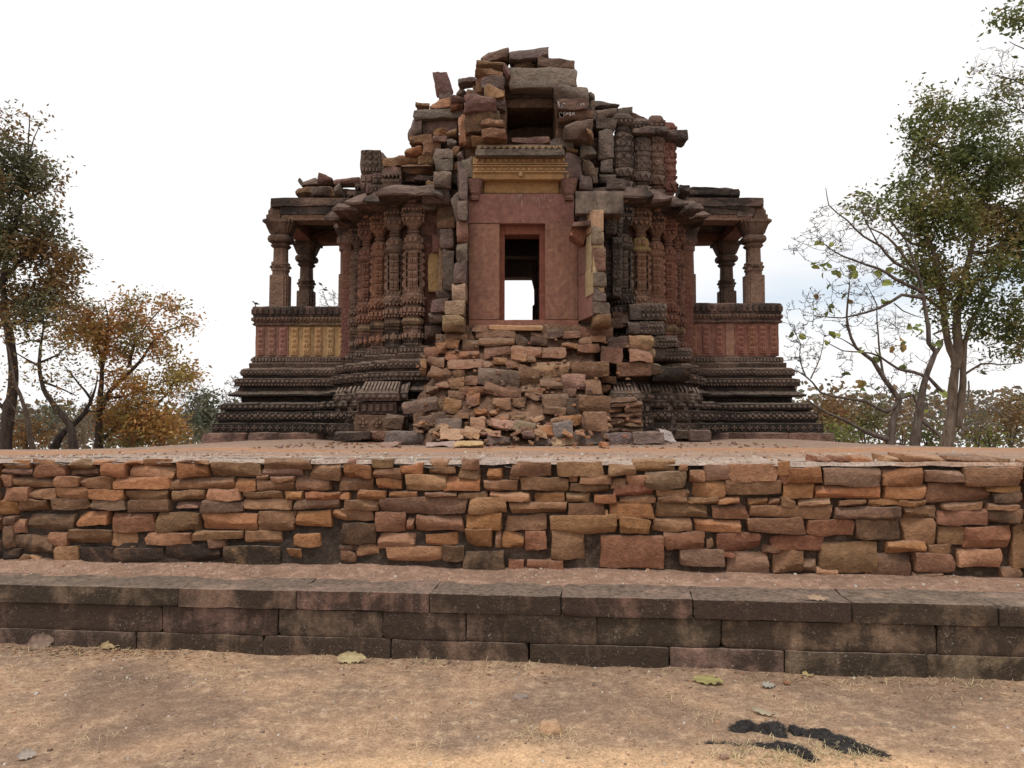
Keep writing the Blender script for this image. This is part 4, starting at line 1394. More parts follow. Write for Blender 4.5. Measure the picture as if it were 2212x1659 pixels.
TB = [(((925, 190), (1185, 110), (1192, 238), (928, 268), 'p'), 12.75, .5), ((1190, 1560, 140, 238, 'g'), 12.7, .7), ((1228, 1440, 242, 345, 'b'), 12.85, .5), (((1450, 228), (1788, 216), (1812, 330), (1452, 328), 'p'), 12.7, .7),
      ((1182, 1812, 325, 512, (0.186, 0.144, 0.114)), 12.62, .5), ((1605, 1928, 478, 602, 'g'), 12.45, .6), ((885, 1160, 250, 335, 'b'), 12.68, .6), (((1130, 300), (1165, 290), (1208, 405), (1180, 405), 'p'), 12.4, .25),
      ((875, 1135, 332, 420, 'b'), 12.6, .6), ((930, 1150, 405, 512, 'g'), 12.5, .5), ((885, 950, 400, 545, 'b'), 12.7, .4), ((962, 1145, 482, 612, 't'), 12.42, .5),
      ((768, 1068, 562, 712, 'p'), 12.2, .75), ((775, 1108, 705, 915, 'b'), 12.35, .6), ((925, 1142, 790, 872, 't'), 12.2, .5), ((938, 1162, 880, 972, 'b'), 12.18, .5), ((838, 1165, 955, 1038, 'o'), 12.3, .5),
      ((720, 790, 760, 1010, 't'), 12.5, .4), ((760, 880, 920, 1040, 'b'), 12.55, .4), ((1065, 1155, 590, 700, 'g'), 12.5, .4),
      (((488, 365), (615, 375), (675, 560), (520, 592), 'p'), 13.3, .14), ((718, 885, 402, 465, 'g'), 13.0, .3), (((690, 560), (720, 515), (830, 545), (810, 590), 'g'), 13.2, .4), (((640, 625), (655, 578), (770, 590), (765, 630), 'p'), 12.9, .4), ((860, 905, 495, 560, 'b'), 12.9, .3),
      ((330, 448, 638, 708, 'b'), 13.3, .6), (((450, 700), (470, 640), (640, 600), (690, 695), 't'), 13.2, .6), ((640, 770, 632, 700, 'r'), 13.0, .5), ((540, 660, 560, 625, 'g'), 13.3, .5),
      ((302, 770, 702, 795, (0.150, 0.120, 0.098)), 13.15, .7), (((290, 780), (385, 780), (380, 965), (238, 960), 'g'), 13.2, .5), ((382, 720, 795, 945, (0.185, 0.121, 0.098)), 13.3, .4),
      ((492, 632, 880, 945, 'o'), 13.0, .5), ((605, 712, 872, 960, 'b'), 12.9, .4), ((482, 622, 948, 1002, 'p'), 12.85, .5), ((272, 478, 942, 1030, 'b'), 13.1, .5), ((625, 700, 965, 1060, 'g'), 12.8, .4),
      ((215, 378, 1038, 1132, 'o'), 12.95, .5), ((382, 570, 1002, 1138, 'b'), 12.95, .5), ((560, 690, 1000, 1060, 'd'), 13.0, .4), ((672, 740, 1040, 1150, 'b'), 12.75, .4),
      ((492, 668, 1062, 1170, 'g'), 12.6, .5), ((502, 672, 1165, 1282, 'g'), 12.55, .5), ((497, 655, 1280, 1428, (0.181, 0.129, 0.102)), 12.45, .45),
      ((32, 228, 1132, 1232, 'b'), 13.3, .6), ((162, 345, 1125, 1212, 't'), 13.1, .5), ((198, 500, 1215, 1300, 'b'), 12.95, .6), ((345, 495, 1140, 1215, 'b'), 13.0, .5), ((310, 500, 1295, 1372, 'd'), 12.9, .5), ((40, 200, 1215, 1290, 'p'), 13.3, .5),
      ((675, 745, 1200, 1290, 'b'), 12.7, .4), ((660, 720, 1290, 1400, 'd'), 12.7, .4), ((715, 770, 1085, 1190, 'g'), 12.6, .4), ((712, 762, 1190, 1420, 'g'), 12.5, .4),
      ((372, 640, 1425, 1562, (0.165, 0.117, 0.094)), 12.55, .6), ((420, 495, 1360, 1420, 'b'), 12.8, .4), ((0, 360, 1420, 1550, (0.169, 0.101, 0.082)), 12.75, .5), ((380, 530, 1555, 1640, 'g'), 12.8, .5),
      ((1632, 1938, 608, 716, (.15, .085, .062)), 12.35, .6), ((1642, 1962, 722, 802, (.19, .115, .08)), 12.42, .6), ((1700, 1972, 800, 975, (.17, .10, .078)), 12.3, .6), ((1645, 1705, 805, 880, 'd'), 12.7, .4), (((1900, 870), (1940, 850), (1975, 990), (1910, 930), 'b'), 12.25, .3), ((1930, 1978, 545, 625, 'g'), 12.8, .5),
      ((1940, 1985, 625, 800, 'g'), 12.75, .5), ((1212, 1565, 952, 1022, 'p'), 12.5, .5), ((1570, 1790, 982, 1062, 'g'), 12.55, .5), ((1712, 1830, 1062, 1112, 'b'), 12.6, .4), ((1700, 1868, 1112, 1340, (0.185, 0.129, 0.106)), 12.5, .4),
      (((1850, 985), (1910, 975), (2000, 1110), (1850, 1170), 'g'), 12.55, .5), (((1870, 1165), (1945, 1175), (2010, 1330), (1872, 1310), (0.236, 0.168, 0.123)), 12.55, .4), ((1845, 1955, 1320, 1445, 'g'), 12.5, .4), ((1955, 2010, 1250, 1390, 'g'), 12.6, .3),
      ((755, 880, 1155, 1335, (0.185, 0.133, 0.106)), 12.5, .4), ((1790, 1850, 975, 1060, 'd'), 12.7, .4),
      ((1972, 2212, 628, 685, 'g'), 13.1, .7), ((1972, 2190, 690, 790, 'g'), 12.95, .6), ((1975, 2160, 800, 890, 'g'), 12.9, .5), ((2170, 2330, 690, 780, 'g'), 13.3, .6), (((2200, 700), (2440, 790), (2510, 880), (2200, 800), 'p'), 13.4, .8)]
for q, Y, th in TB:
    stone_px(tower, 'tower_block', Z2, q, Y, th, MAT['stone'], U(.2, .5), n=6, rough=.03, chops=5, chop=.16, freq=6, r=.06, rot=.02, yaw=.03)
# dark lintels inside the attic opening
for a, Y in (((1150, 1610, 515, 605, 'd'), 12.9), ((1150, 1600, 640, 715, 'd'), 13.3)):
    stone_px(tower, 'inner_lintel', Z2, a, Y, .4, MAT['stone'], .5, n=5, rough=.01)
stone_px(tower, 'inner_lintel', Z2, (1180, 1310, 605, 650, 't'), 13.0, .2, MAT['stone'], .3, n=4, rough=.02)
# old chalk and paint marks on two blocks right of the opening
mk = None


def stroke(pts, Y, wd, col=(.62, .58, .56, 1)):
    for (x0, y0), (x1, y1) in zip(pts[:-1], pts[1:]):
        a, b = P(1183.7 + x0 * .0625, 172.8 + y0 * .0625, Y), P(1183.7 + x1 * .0625, 172.8 + y1 * .0625, Y)
        d = (b - a)
        nrm = Vector((-d.z, 0, d.x)).normalized() * wd
        e = d.normalized() * wd * .5
        mk.add([a - nrm - e, b - nrm + e, b + nrm + e, a + nrm - e], [(0, 1, 2, 3)], col)


YA, YB = 12.30, 12.372


def mark(strokes, Y, wd):
    global mk
    mk = MB()
    for L in strokes:
        stroke(L, Y, wd, (.50, .47, .45, 1))
    mk.build('painted_mark', MAT['paint'], tower, flat=True)


mark([[(370, 780), (420, 940), (425, 930), (420, 780), (440, 930), (480, 890), (430, 880), (400, 800)]], YA, .010)
mark([[(1150, 800), (1140, 880)]], YA, .004)
mark([[(1245, 880), (1245, 790), (1205, 810), (1225, 840), (1245, 830)]], YA, .004)
mark([[(540, 810), (575, 820)]], YA, .006)
mark([[(420, 1150), (440, 1260), (470, 1180), (490, 1280), (520, 1180), (500, 1270), (440, 1130), (430, 1200), (520, 1260)]], YB, .013)
mark([[(575, 1105), (540, 1150), (545, 1205), (570, 1215)]], YB, .004)
mark([[(605, 1205), (640, 1145), (672, 1120), (666, 1195)]], YB, .004)
mark([[(770, 1225), (763, 1105), (715, 1170), (790, 1175)]], YB, .008)
mark([[(830, 1130), (880, 1135), (850, 1160), (870, 1200), (825, 1195)]], YB, .004)
mark([[(905, 1110), (908, 1210)]], YB, .004)

# left, the jagged edge of the broken wall beside the doorway and the stacked corner stones
JB = [(((590, -150), (700, -160), (700, 210), (610, 200), 'g'), 12.35, .5), (((525, 200), (610, 100), (640, 240), (590, 480), 'g'), 12.4, .4), ((600, 700, 205, 420, (0.173, 0.125, 0.102)), 12.3, .5), ((590, 702, 420, 640, (0.235, 0.122, 0.096)), 12.38, .5), ((578, 698, 645, 838, 'g'), 12.32, .5),
      ((556, 696, 838, 1070, (0.118, 0.084, 0.073)), 12.3, .5), ((535, 690, 1068, 1248, (0.283, 0.189, 0.125)), 12.25, .5), ((460, 672, 1248, 1400, (0.283, 0.200, 0.129)), 12.05, .55), ((440, 665, 1402, 1568, (0.298, 0.196, 0.114)), 12.0, .6),
      ((385, 572, 362, 502, 'b'), 12.7, .5), ((412, 556, 505, 712, 'g'), 12.6, .5), ((335, 430, 548, 750, (0.211, 0.106, 0.076)), 12.8, .3), ((440, 560, 712, 1148, (0.126, 0.085, 0.070)), 12.5, .5), ((372, 540, 1140, 1240, 'd'), 12.55, .5), ((315, 500, 1232, 1372, (0.149, 0.093, 0.074)), 12.35, .5), ((290, 452, 1372, 1470, 'g'), 12.4, .5),
      ((285, 395, 745, 1160, (0.282, 0.180, 0.086)), 12.86, .25), ((395, 442, 700, 1160, (0.235, 0.137, 0.084)), 12.75, .3), ((255, 430, 1510, 1660, 'd'), 12.5, .4)]
for q, Y, th in JB:
    stone_px(tower, 'tower_block', Z5, q, Y, th, MAT['stone'], U(.2, .45), n=6, rough=.02, chops=3, chop=.18, freq=5, r=.1)

# ---------------------------------------------------------------- second tier of ornate little columns on the right
for i, (d, Y, hw) in enumerate(PIL[:4]):
    cx = XA + d + .02
    zt = zat([250, 261, 255, 268][i], Y)
    z0 = E + 3.80
    h = zt - z0
    b = [(0.138, 0.100, 0.082), (0.150, 0.108, 0.088), (0.184, 0.113, 0.083), (0.214, 0.094, 0.072)][i]
    w_ = hw * 1.04
    f = lambda q: z0 + h * q
    mb = MB()
    column(mb, cx, Y, [(w_, f(0), 0), (w_ * 1.05, f(.06), 0), (w_ * 1.05, f(.15), 0), (w_ * .68, f(.17), .8), (w_ * .95, f(.19), 1), (w_ * .62, f(.21), .8), (w_ * 1.05, f(.22), .3), (w_ * 1.08, f(.31), .1), (w_ * .85, f(.33), 0), (w_ * .98, f(.345), 0), (w_ * .92, f(.36), 0),
                       (w_ * .92, f(.52), 0), (w_ * 1.02, f(.53), 0), (w_ * 1.02, f(.56), 0), (w_ * .9, f(.57), 0), (w_ * .88, f(.75), 0), (w_ * .6, f(.77), .5), (w_ * .92, f(.80), .8), (w_ * .66, f(.84), .6), (w_ * .95, f(.86), .2), (w_ * .98, f(.96), .1), (w_ * .8, f(1.0), .3)],
           wear=.014, colfn=lambda p, b=b: (b[0], b[1], b[2], .5 - .06 * i))
    col = (b[0], b[1], b[2], .4)
    sd = ((0, -1), (1, 0), (-1, 0))
    for q0, q1, st, k in ((.06, .14, 'teeth', 1.05), (.22, .30, 'teeth', 1.07), (.355, .385, 'teeth', .93), (.39, .51, 'diamond', .92), (.58, .66, 'dentil', .9), (.67, .75, 'diamond', .88), (.86, .91, 'teeth', .96), (.91, .95, 'dentil', .97)):
        face_carve(mb, cx, Y, w_ * k, f(q0), f(q1), st, col, sd)
    mb.build('turret_column', MAT['carved'], temple, sharp=30)
    if i:
        mb = MB()
        za = f(.775)
        box_block(mb, cx - hw * 1.2, cx + hw * (1.35 if i < 3 else 2.4), Y - hw * 1.7, Y + .2, za, za + .12 + (.05 if i == 3 else 0), tint('g', .5), n=6, r=.12, rough=.03, chops=4, chop=.3)
        mb.build('eave_fragment', MAT['stone'], temple)
# tall plain pillar stub left of them
for q, Y in (((1995, 2180, 790, 890, 'g'), 12.75), ((2020, 2155, 895, 1160, (0.174, 0.140, 0.118)), 12.7), ((2035, 2150, 1165, 1290, (0.166, 0.132, 0.110)), 12.72), ((2020, 2180, 1290, 1390, 'g'), 12.7), ((2090, 2260, 1350, 1450, 'g'), 12.6)):
    stone_px(temple, 'pillar_stub', Z2, q, Y, .35, MAT['stone'], .45, n=6, rough=.018, chops=2, r=.12)
# carved stub standing up on the left eave, and carved courses beside it
mb = MB()
p0, p1 = P(778, 374, 13.55), P(829, 324, 13.55)
box_block(mb, p0.x, p1.x - .06, 13.55, 13.95, p0.z, p1.z, tint((0.173, 0.117, 0.094), .4), n=7, r=.06, rough=.02, chops=2, chop=.1)
box_block(mb, p1.x - .058, p1.x, 13.6, 13.95, p0.z, p1.z - .02, tint((.2, .14, .11), .4), n=6, r=.06, rough=.02, chops=1)
for k in range(4):
    carve_rect(mb, Vector((p0.x + .02, 13.545, p0.z + .02 + k * (p1.z - p0.z) / 4)), UX, UP, NY, p1.x - p0.x - .1, (p1.z - p0.z) / 4 - .02, RNG.choice(['dentil', 'teeth', 'dentil']), (0.173, 0.117, 0.094, .4))
mb.build('carved_stub', MAT['carved'], temple, sharp=30)
mb = MB()
for x0, x1, y0, y1, Y in ((778, 806, 376, 412, 13.3), (805, 872, 373, 400, 13.15), (860, 902, 372, 392, 13.05), (790, 905, 398, 416, 13.1)):
    a, b = P(x0, y1, Y), P(x1, y0, Y)
    box_block(mb, a.x, b.x, Y, Y + .5, a.z, b.z, tint((0.169, 0.109, 0.086), .4), n=6, r=.06, rough=.015, chops=2, chop=.1)
    carve_rect(mb, Vector((a.x + .01, Y - .004, a.z + .02)), UX, UP, NY, b.x - a.x - .02, (b.z - a.z) * .4, 'teeth', (0.169, 0.109, 0.086, .4))
    carve_rect(mb, Vector((a.x + .01, Y - .004, a.z + (b.z - a.z) * .5)), UX, UP, NY, b.x - a.x - .02, (b.z - a.z) * .4, 'dentil', (0.169, 0.109, 0.086, .4))
mb.build('carved_course', MAT['carved'], temple, sharp=30)

# ---------------------------------------------------------------- mound of core masonry and earth under the doorway
def myd(py):                          # depth of the mound's face at a picture height
    T = [(700, 12.55), (706, 12.40), (745, 12.15), (800, 11.80), (860, 11.35), (905, 10.85), (930, 10.45), (948, 10.15), (968, 9.85)]
    for (a, b), (c, d) in zip(T[:-1], T[1:]):
        if py <= c:
            return b + (d - b) * max(0, (py - a)) / (c - a)
    return T[-1][1]


mb = MB()
nu, nv = 90, 70
V, C = [], []
for j in range(nv + 1):
    py = 700 + (966 - 700) * j / nv
    for i in range(nu + 1):
        t = i / nu
        lo, hi = 945 - 70 * smooth(720, 900, py), 1315 + 25 * smooth(720, 900, py)
        px = lo + (hi - lo) * t
        Y = myd(py) + .12 + .22 * smooth(880, 960, py) + .35 * smooth(1230, 1330, px) * smooth(800, 900, py)
        p = P(px, py, Y)
        e = smooth(0, .12, t) * smooth(1, .9, t)
        p.y += (1 - e) * .9
        q = p.copy()
        p.y += .08 * nz(q, 1.7, 3) + .06 * nz(q, 5, 6) + .03 * nz(q, 14, 2)
        p.z += .05 * nz(q, 4, 9) + .02 * nz(q, 15, 4)
        if j == nv:
            p.z = PLAT - .05
        V.append(p)
        C.append((0, 0, 0, 0))
Fs = [(j * (nu + 1) + i, (j + 1) * (nu + 1) + i, (j + 1) * (nu + 1) + i + 1, j * (nu + 1) + i + 1) for j in range(nv) for i in range(nu)]
mb.add(V, Fs, C)
core_p = empty('rubble_core', (XA, 11.5, PLAT), temple)
mb.build('earth_fill', MAT['earth'], core_p, sharp=180)

CORE = [(680,790,98,140,'b'),(700,1000,135,190,'b'),(480,640,155,200,'o'),(485,575,200,262,'o'),(610,720,200,285,'b'),(480,560,262,290,'o'),(480,728,290,345,'o'),(500,830,348,412,'t'),(730,990,190,245,'b'),(770,965,248,345,'b'),(975,1190,250,330,'t'),(1005,1090,165,250,'d'),(1120,1230,150,195,'b'),(1235,1345,125,185,'d'),(1345,1480,140,185,'b'),(1490,1720,110,180,'r'),(1480,1555,185,235,'b'),(1560,1660,178,210,'t'),(1195,1370,255,335,'t'),(1350,1460,225,265,'o'),(1465,1610,240,300,'r'),(1640,1790,258,370,'b'),(970,1075,310,360,'t'),(1075,1140,330,365,'b'),(840,935,335,380,'o'),(930,1040,355,415,'b'),(1685,1845,180,265,'d'),(1110,1230,185,240,'d'),
(360,540,410,495,'b'),(545,620,435,490,'b'),(720,1030,420,545,(.135,.105,.082)),(1020,1170,405,540,'b'),(1115,1395,365,470,'t'),(1420,1690,370,480,'b'),(1350,1520,460,570,(.36,.21,.155)),(1520,1640,510,605,'t'),(1185,1370,485,520,'b'),(1190,1370,515,560,'b'),(515,615,490,565,'t'),(615,710,475,540,'b'),(760,1010,550,625,'b'),(1050,1195,560,610,'b'),(655,760,555,615,'o'),(500,610,580,655,'b'),(475,585,640,745,'o'),(1200,1390,605,700,'b'),(1385,1470,640,765,'d'),(1470,1700,618,735,'b'),(1210,1370,700,755,'b'),(840,960,640,720,'t'),(985,1070,640,700,'b'),(1360,1440,570,625,'b'),(640,730,600,680,'o'),(640,700,635,690,'b'),(1070,1195,610,640,'b'),(590,660,560,610,'b'),(410,500,515,560,'t'),(340,420,545,600,'b'),
(165,420,645,735,'d'),(270,480,760,860,'d'),(330,425,255,330,'t'),(300,330,350,455,'t'),(415,480,230,300,'o'),(415,480,165,225,'d'),(340,470,330,400,'b'),(40,160,760,860,'d'),(620,690,560,600,'o'),(1640,1700,540,590,'o'),
(1710,1890,630,660,'b'),(1710,1930,660,695,'b'),(1700,1800,695,735,'o'),(1815,1930,698,738,'b'),(1675,1925,740,772,'b'),(1675,1790,770,800,'o'),(1810,1930,780,812,'o'),(1680,1800,802,838,'b'),(1800,1935,812,842,'b'),(1665,1940,842,880,'b'),
(1720,1850,0,60,'d'),(1700,1840,60,110,'d'),(1840,2010,170,270,'t'),(1850,2010,270,360,'t'),(1750,2000,372,470,'b'),(1640,1740,480,520,'b'),(1700,1830,20,85,'g')]
for q in CORE:
    cb = PAL[q[4]] if isinstance(q[4], str) else q[4]
    q = q[:4] + (tuple(v * .58 + m * .38 for v, m in zip(cb, (.17, .090, .060))),)
    ym = Z7(0, (q[2] + q[3]) / 2)[1]
    xm = Z7((q[0] + q[1]) / 2, 0)[0]
    Y = myd(ym + 4) - U(.02, .12)
    if xm > 1300 or xm < 905:
        Y = max(Y, 11.75 if ym > 850 else 11.95)
    q = (q[0] - 7, q[1] + 7, q[2] - 5, q[3] + 5, q[4])
    stone_px(core_p, 'core_stone', Z7, q, Y, U(.25, .4), MAT['stone'], U(.15, .42), n=6, rough=.024, chops=5, chop=.18, freq=6, r=.08, lean=U(.02, .12), rot=.28 if (ym > 800 and xm < 1180) else .06, yaw=.05)

# two big carved plinth blocks flanking the mound, with ribbed sloping tops
def plinth_block(x0, x1, Y, side, ribs, bands, depth):
    mb = MB()
    a, b = P(x0, 931, Y), P(x1, 931, Y)
    za = lambda y: P(1106, y, Y).z
    base = (0.122, 0.080, 0.062)
    yt = bands[0][0]
    for k, (y0, y1, off, st, c) in enumerate(bands):
        box_block(mb, a.x - off, b.x + off, Y - off, Y + depth, za(y1), za(y0) - .003, tint(c, .48), n=8, r=.03, rough=.008, chops=1, chop=.06)
        if st:
            h = za(y0) - za(y1)
            carve_rect(mb, Vector((a.x - off + .03, Y - off - .004, za(y1) + h * .15)), UX, UP, NY, b.x - a.x - .06 + 2 * off, h * .72, st, (c[0] * 1.1, c[1] * 1.1, c[2] * 1.1, .3))
            if side:
                n = Vector((-1 if side < 0 else 1, 0, 0))
                xx = a.x - off if side < 0 else b.x + off
                u = Vector((0, 1, 0))
                carve_rect(mb, Vector((xx, Y, za(y1) + h * .15)), u, UP, n, depth, h * .72, st, (c[0], c[1], c[2], .4))
    # sloping ribbed top
    z0, dz_, dy = za(yt), .20, .45
    k = max(3, int((b.x - a.x) / .065))
    f0, f1 = a.x + .02, b.x - .02
    V = [Vector((f0, Y, z0)), Vector((f1, Y, z0)), Vector((f1 - .03, Y + dy, z0 + dz_)), Vector((f0 + .1, Y + dy, z0 + dz_)), Vector((f1 - .03, Y + .8, z0 + dz_)), Vector((f0 + .1, Y + .8, z0 + dz_)), Vector((f1, Y + .8, z0)), Vector((f0, Y + .8, z0))]
    mb.add(V, [(0, 1, 2, 3), (3, 2, 4, 5), (1, 6, 4, 2), (0, 3, 5, 7)], (base[0], base[1], base[2], .5))
    sl = Vector((0, dy, dz_)).normalized()
    nn = Vector((0, -dz_, dy)).normalized()
    for i in range(k):
        c = Vector((f0 + .06 + (f1 - f0 - .1) * (i + .5) / k, Y + dy * .5, z0 + dz_ * .5))
        relief(mb, c, UX, sl, nn, (f1 - f0) / k * .3, .2, .022, 'sq', (0.189, 0.136, 0.106, .3), .8)
    mb.build('plinth_block', MAT['plinth'], temple, sharp=30)


plinth_block(766, 862, 11.95, -1, True, [(849, 866, .0, 'scroll', (0.134, 0.089, 0.070)), (867.5, 895, -.05, 'dentil', (0.118, 0.077, 0.059)), (896, 931, .0, 'cross', (0.196, 0.121, 0.079))], .8)
plinth_block(1316, 1388, 11.9, 1, True, [(849, 868, .0, 'scroll', (0.149, 0.101, 0.078))], .5)
stone_px(temple, 'foot_slab', Z4, (800, 1035, 1530, 1590, (0.094, 0.064, 0.051)), 11.75, .8, MAT['stone'], .5, n=6, rough=.015)
stone_px(temple, 'foot_slab', Z4, (1030, 1175, 1525, 1590, (0.235, 0.129, 0.084)), 11.9, .6, MAT['stone'], .2, n=6, rough=.015)
stone_px(temple, 'foot_slab', Z6, (720, 870, 1515, 1590, (0.134, 0.089, 0.070)), 12.2, .6, MAT['stone'], .4, n=6, rough=.015)
stone_px(temple, 'foot_slab', Z6, (440, 720, 1515, 1575, (0.118, 0.080, 0.064)), 12.3, .6, MAT['stone'], .5, n=6, rough=.015)
stone_px(temple, 'broken_moulding', Z6, (240, 540, 1070, 1150, (0.157, 0.101, 0.074)), 12.1, .8, MAT['stone'], .35, n=7, rough=.03, chops=5, chop=.25)
stone_px(temple, 'broken_moulding', Z6, (470, 745, 1095, 1190, (0.079, 0.056, 0.047)), 12.35, .8, MAT['stone'], .6, n=7, rough=.03, chops=4, chop=.25)
stone_px(temple, 'broken_moulding', Z6, (330, 490, 890, 975, (0.282, 0.180, 0.102)), 12.1, .6, MAT['stone'], .2, n=6, rough=.025, chops=4, chop=.25)
stone_px(temple, 'broken_moulding', Z6, (345, 495, 975, 1070, (0.259, 0.169, 0.105)), 12.15, .6, MAT['stone'], .25, n=6, rough=.025, chops=4, chop=.25)
mb = MB()
for a, b, c_, d_, Y in ((330, 570, 672, 790, 12.35), (320, 560, 795, 885, 12.3), (440, 650, 890, 970, 12.3), (490, 740, 975, 1060, 12.35)):
    (xa_, ya_), (xb_, yb_) = Z6(a, c_), Z6(b, d_)
    p0, p1 = P(xa_, yb_, Y), P(xb_, ya_, Y)
    box_block(mb, p0.x, p1.x, Y, Y + .6, p0.z, p1.z, (0.126, 0.092, 0.075, .5), n=8, r=.06, rough=.02, chops=3, chop=.14)
    hh = (p1.z - p0.z)
    for k, st in ((.08, 'teeth'), (.4, 'diamond'), (.72, 'dentil')):
        carve_rect(mb, Vector((p0.x + (p1.x - p0.x) * .3, Y - .004, p0.z + hh * k)), UX, UP, NY, (p1.x - p0.x) * .66, hh * .26, st, (0.150, 0.112, 0.090, .35))
mb.build('weathered_moulding', MAT['carved'], temple, sharp=30)

# ---------------------------------------------------------------- fallen stones at the foot of the mound (each can be lifted away)
FALL = [((410,600,785,860,'g'), 'dark grey flat topped block near the left end of the rubble heap'),
 ((665,780,780,880,(.36,.20,.13)), 'rounded pinkish orange boulder beside the dark grey flat topped block of the rubble heap'),
 ((690,790,715,770,'o'), 'orange angular stone above the rounded boulder, resting on the earth slope'),
 ((815,990,805,865,(.36,.19,.14)), 'pink wedge shaped stone in the middle of the rubble heap'),
 ((990,1140,810,880,(.20,.14,.08)), 'brown stone with a black stained top right of the pink wedge shaped stone'),
 ((1275,1425,812,920,(.17,.14,.125)), 'black speckled grey pointed stone in the right half of the heap'),
 ((1325,1490,765,832,'o'), 'yellow orange broken stone above the black speckled pointed stone'),
 ((1520,1670,745,880,(.24,.135,.085)), 'large upright square brown block left of the thin stacked courses'),
 ((1180,1290,850,920,'o'), 'small orange tilted stone left of the black speckled pointed stone'),
 (((880,855),(1045,890),(1045,962),(960,930),'b'), 'long brown slanting stone in the middle of the heap'),
 ((440,610,865,935,(.38,.215,.14)), 'large pale pinkish stone in front of the dark grey flat topped block'),
 ((620,730,865,925,'t'), 'tan faceted stone right of the large pale pinkish stone'),
 (((345,870),(410,880),(425,965),(300,960),'t'), 'pale tan upright wedge stone beside the long dark slab at the left end'),
 ((410,490,842,900,'t'), 'small cream edged stone on top of the large pale pinkish stone'),
 ((390,600,932,965,'t'), 'low brown flat stone at the foot of the large pale pinkish stone'),
 ((560,770,925,975,'t'), 'long low tan stone in the front row of the heap'),
 ((775,965,915,985,(.20,.135,.11)), 'dark purple brown box shaped stone in the front row of the heap'),
 ((1140,1265,920,985,(.21,.15,.13)), 'grey brown square stone in the front row, left of the pale faceted boulder'),
 ((1270,1435,900,985,(.42,.26,.16)), 'pale orange faceted boulder in the front row beside the kerb like blocks'),
 ((1030,1120,925,975,'t'), 'tan triangular stone in the front row right of the purple brown box shaped stone'),
 ((555,745,968,1000,(.45,.28,.14)), 'thin pale ochre slab lying flat nearest the viewer'),
 ((330,555,962,995,(.36,.28,.23)), 'thin pale grey slab lying flat in front of the tan upright wedge stone'),
 ((1430,1640,880,980,(.19,.145,.12)), 'first and leftmost of three dark flat topped blocks in a row beside the heap'),
 ((1645,1865,892,970,(.18,.135,.115)), 'middle one of three dark flat topped blocks in a row beside the heap'),
 ((1870,2110,886,975,(.15,.105,.088)), 'rightmost and largest of three dark flat topped blocks in a row beside the heap'),
 (((2070,865),(2150,880),(2190,955),(2090,945),'w'), 'whitish jagged stone at the right end of the row of dark flat topped blocks'),
 ((1635,1690,962,1000,'o'), 'small orange pebble like stone alone in front of the middle dark flat topped block'),
 ((20,330,880,978,(.115,.085,.072)), 'long dark slab at the left foot of the heap'),
 ((0,130,962,992,(.28,.19,.15)), 'thin reddish flat slab on the ground in front of the long dark slab'),
 ((730,800,885,925,'r'), 'small red stone wedged behind the dark purple brown box shaped stone'),
 ((780,890,880,920,(.30,.15,.11)), 'reddish flat stone leaning behind the dark purple brown box shaped stone'),
 ((1060,1170,880,930,'p'), 'purple brown stone left of the small orange tilted stone'),
 ((260,320,925,970,'k'), 'small dark stone squeezed between the long dark slab and the tan upright wedge stone'),
 ((580,650,750,790,'b'), 'small brown stone on the earth slope above the dark grey flat topped block'),
 ((800,870,720,760,'o'), 'small orange chip on the earth slope left of centre'),
 ((860,960,760,805,'b'), 'brown flat stone on the slope just above the pink wedge shaped stone')]
for q, lab in FALL:
    pts = q[:4] if isinstance(q[0], tuple) else None
    yb = max(p[1] for p in pts) if pts else q[3]
    yt = min(p[1] for p in pts) if pts else q[2]
    Y = myd(Z7(0, yb)[1]) - .05
    if yb > 940:
        Y = min(max(G(1106, Z7(0, yb)[1], PLAT - .016).y, 9.0), 11.5)
    flat = (yb - yt) < 45
    if 'dark' not in lab and 'grey' not in lab:
        b_ = PAL[q[4]] if isinstance(q[4], str) else q[4]
        q = q[:4] + (tuple(v * 1.12 for v in b_),)
        if pts is None and yb > 840:
            q = (q[0] - 8, q[1] + 8, q[2] - 8, q[3] + 4, q[4])
    o = stone_px(None, 'fallen_stone', Z7, q, Y, .35 if not flat else .4, MAT['stone'], .05 if 'dark' not in lab else .3, n=6, rot=.22 if 'flat' not in lab else .04, yaw=.07 if 'flat' not in lab else .02, rough=.024, chops=5 if 'flat topped' not in lab else 2, chop=.22 if 'flat topped' not in lab else .08, freq=6, r=.08, lean=U(.04, .12), shrink=.9)
    tag(o, lab, 'stone', 'fallen stones heaped at the temple foot')

# broken pieces lying between and in front of the bigger fallen stones
for k in range(64):
    px, py = RNG.gauss(1095, 115), U(905, 964)
    px = max(905, min(1310, px))
    Y = min(max(G(px, py, PLAT - .014).y, 9.0), 10.9) if py > 945 else myd(py) - .1
    s_ = U(7, 17)
    q = (((px - s_), (py - s_ * U(.5, .9))), ((px + s_ * U(.5, 1)), (py - s_ * U(.4, .9))), ((px + s_), (py)), ((px - s_ * .9), (py)), RNG.choice('otbtob'))
    o = stone_px(None, 'fallen_stone', lambda x, y: (x, y), q, Y, U(.12, .25), MAT['stone'], .05, n=5, rot=.5, yaw=.05, rough=.02, chops=5, chop=.25, freq=8, r=.08, lean=U(.02, .08), shrink=.8)
    tag(o, 'small broken sandstone piece lying among the bigger stones of the heap', 'stone', 'small broken pieces in the rubble heap')

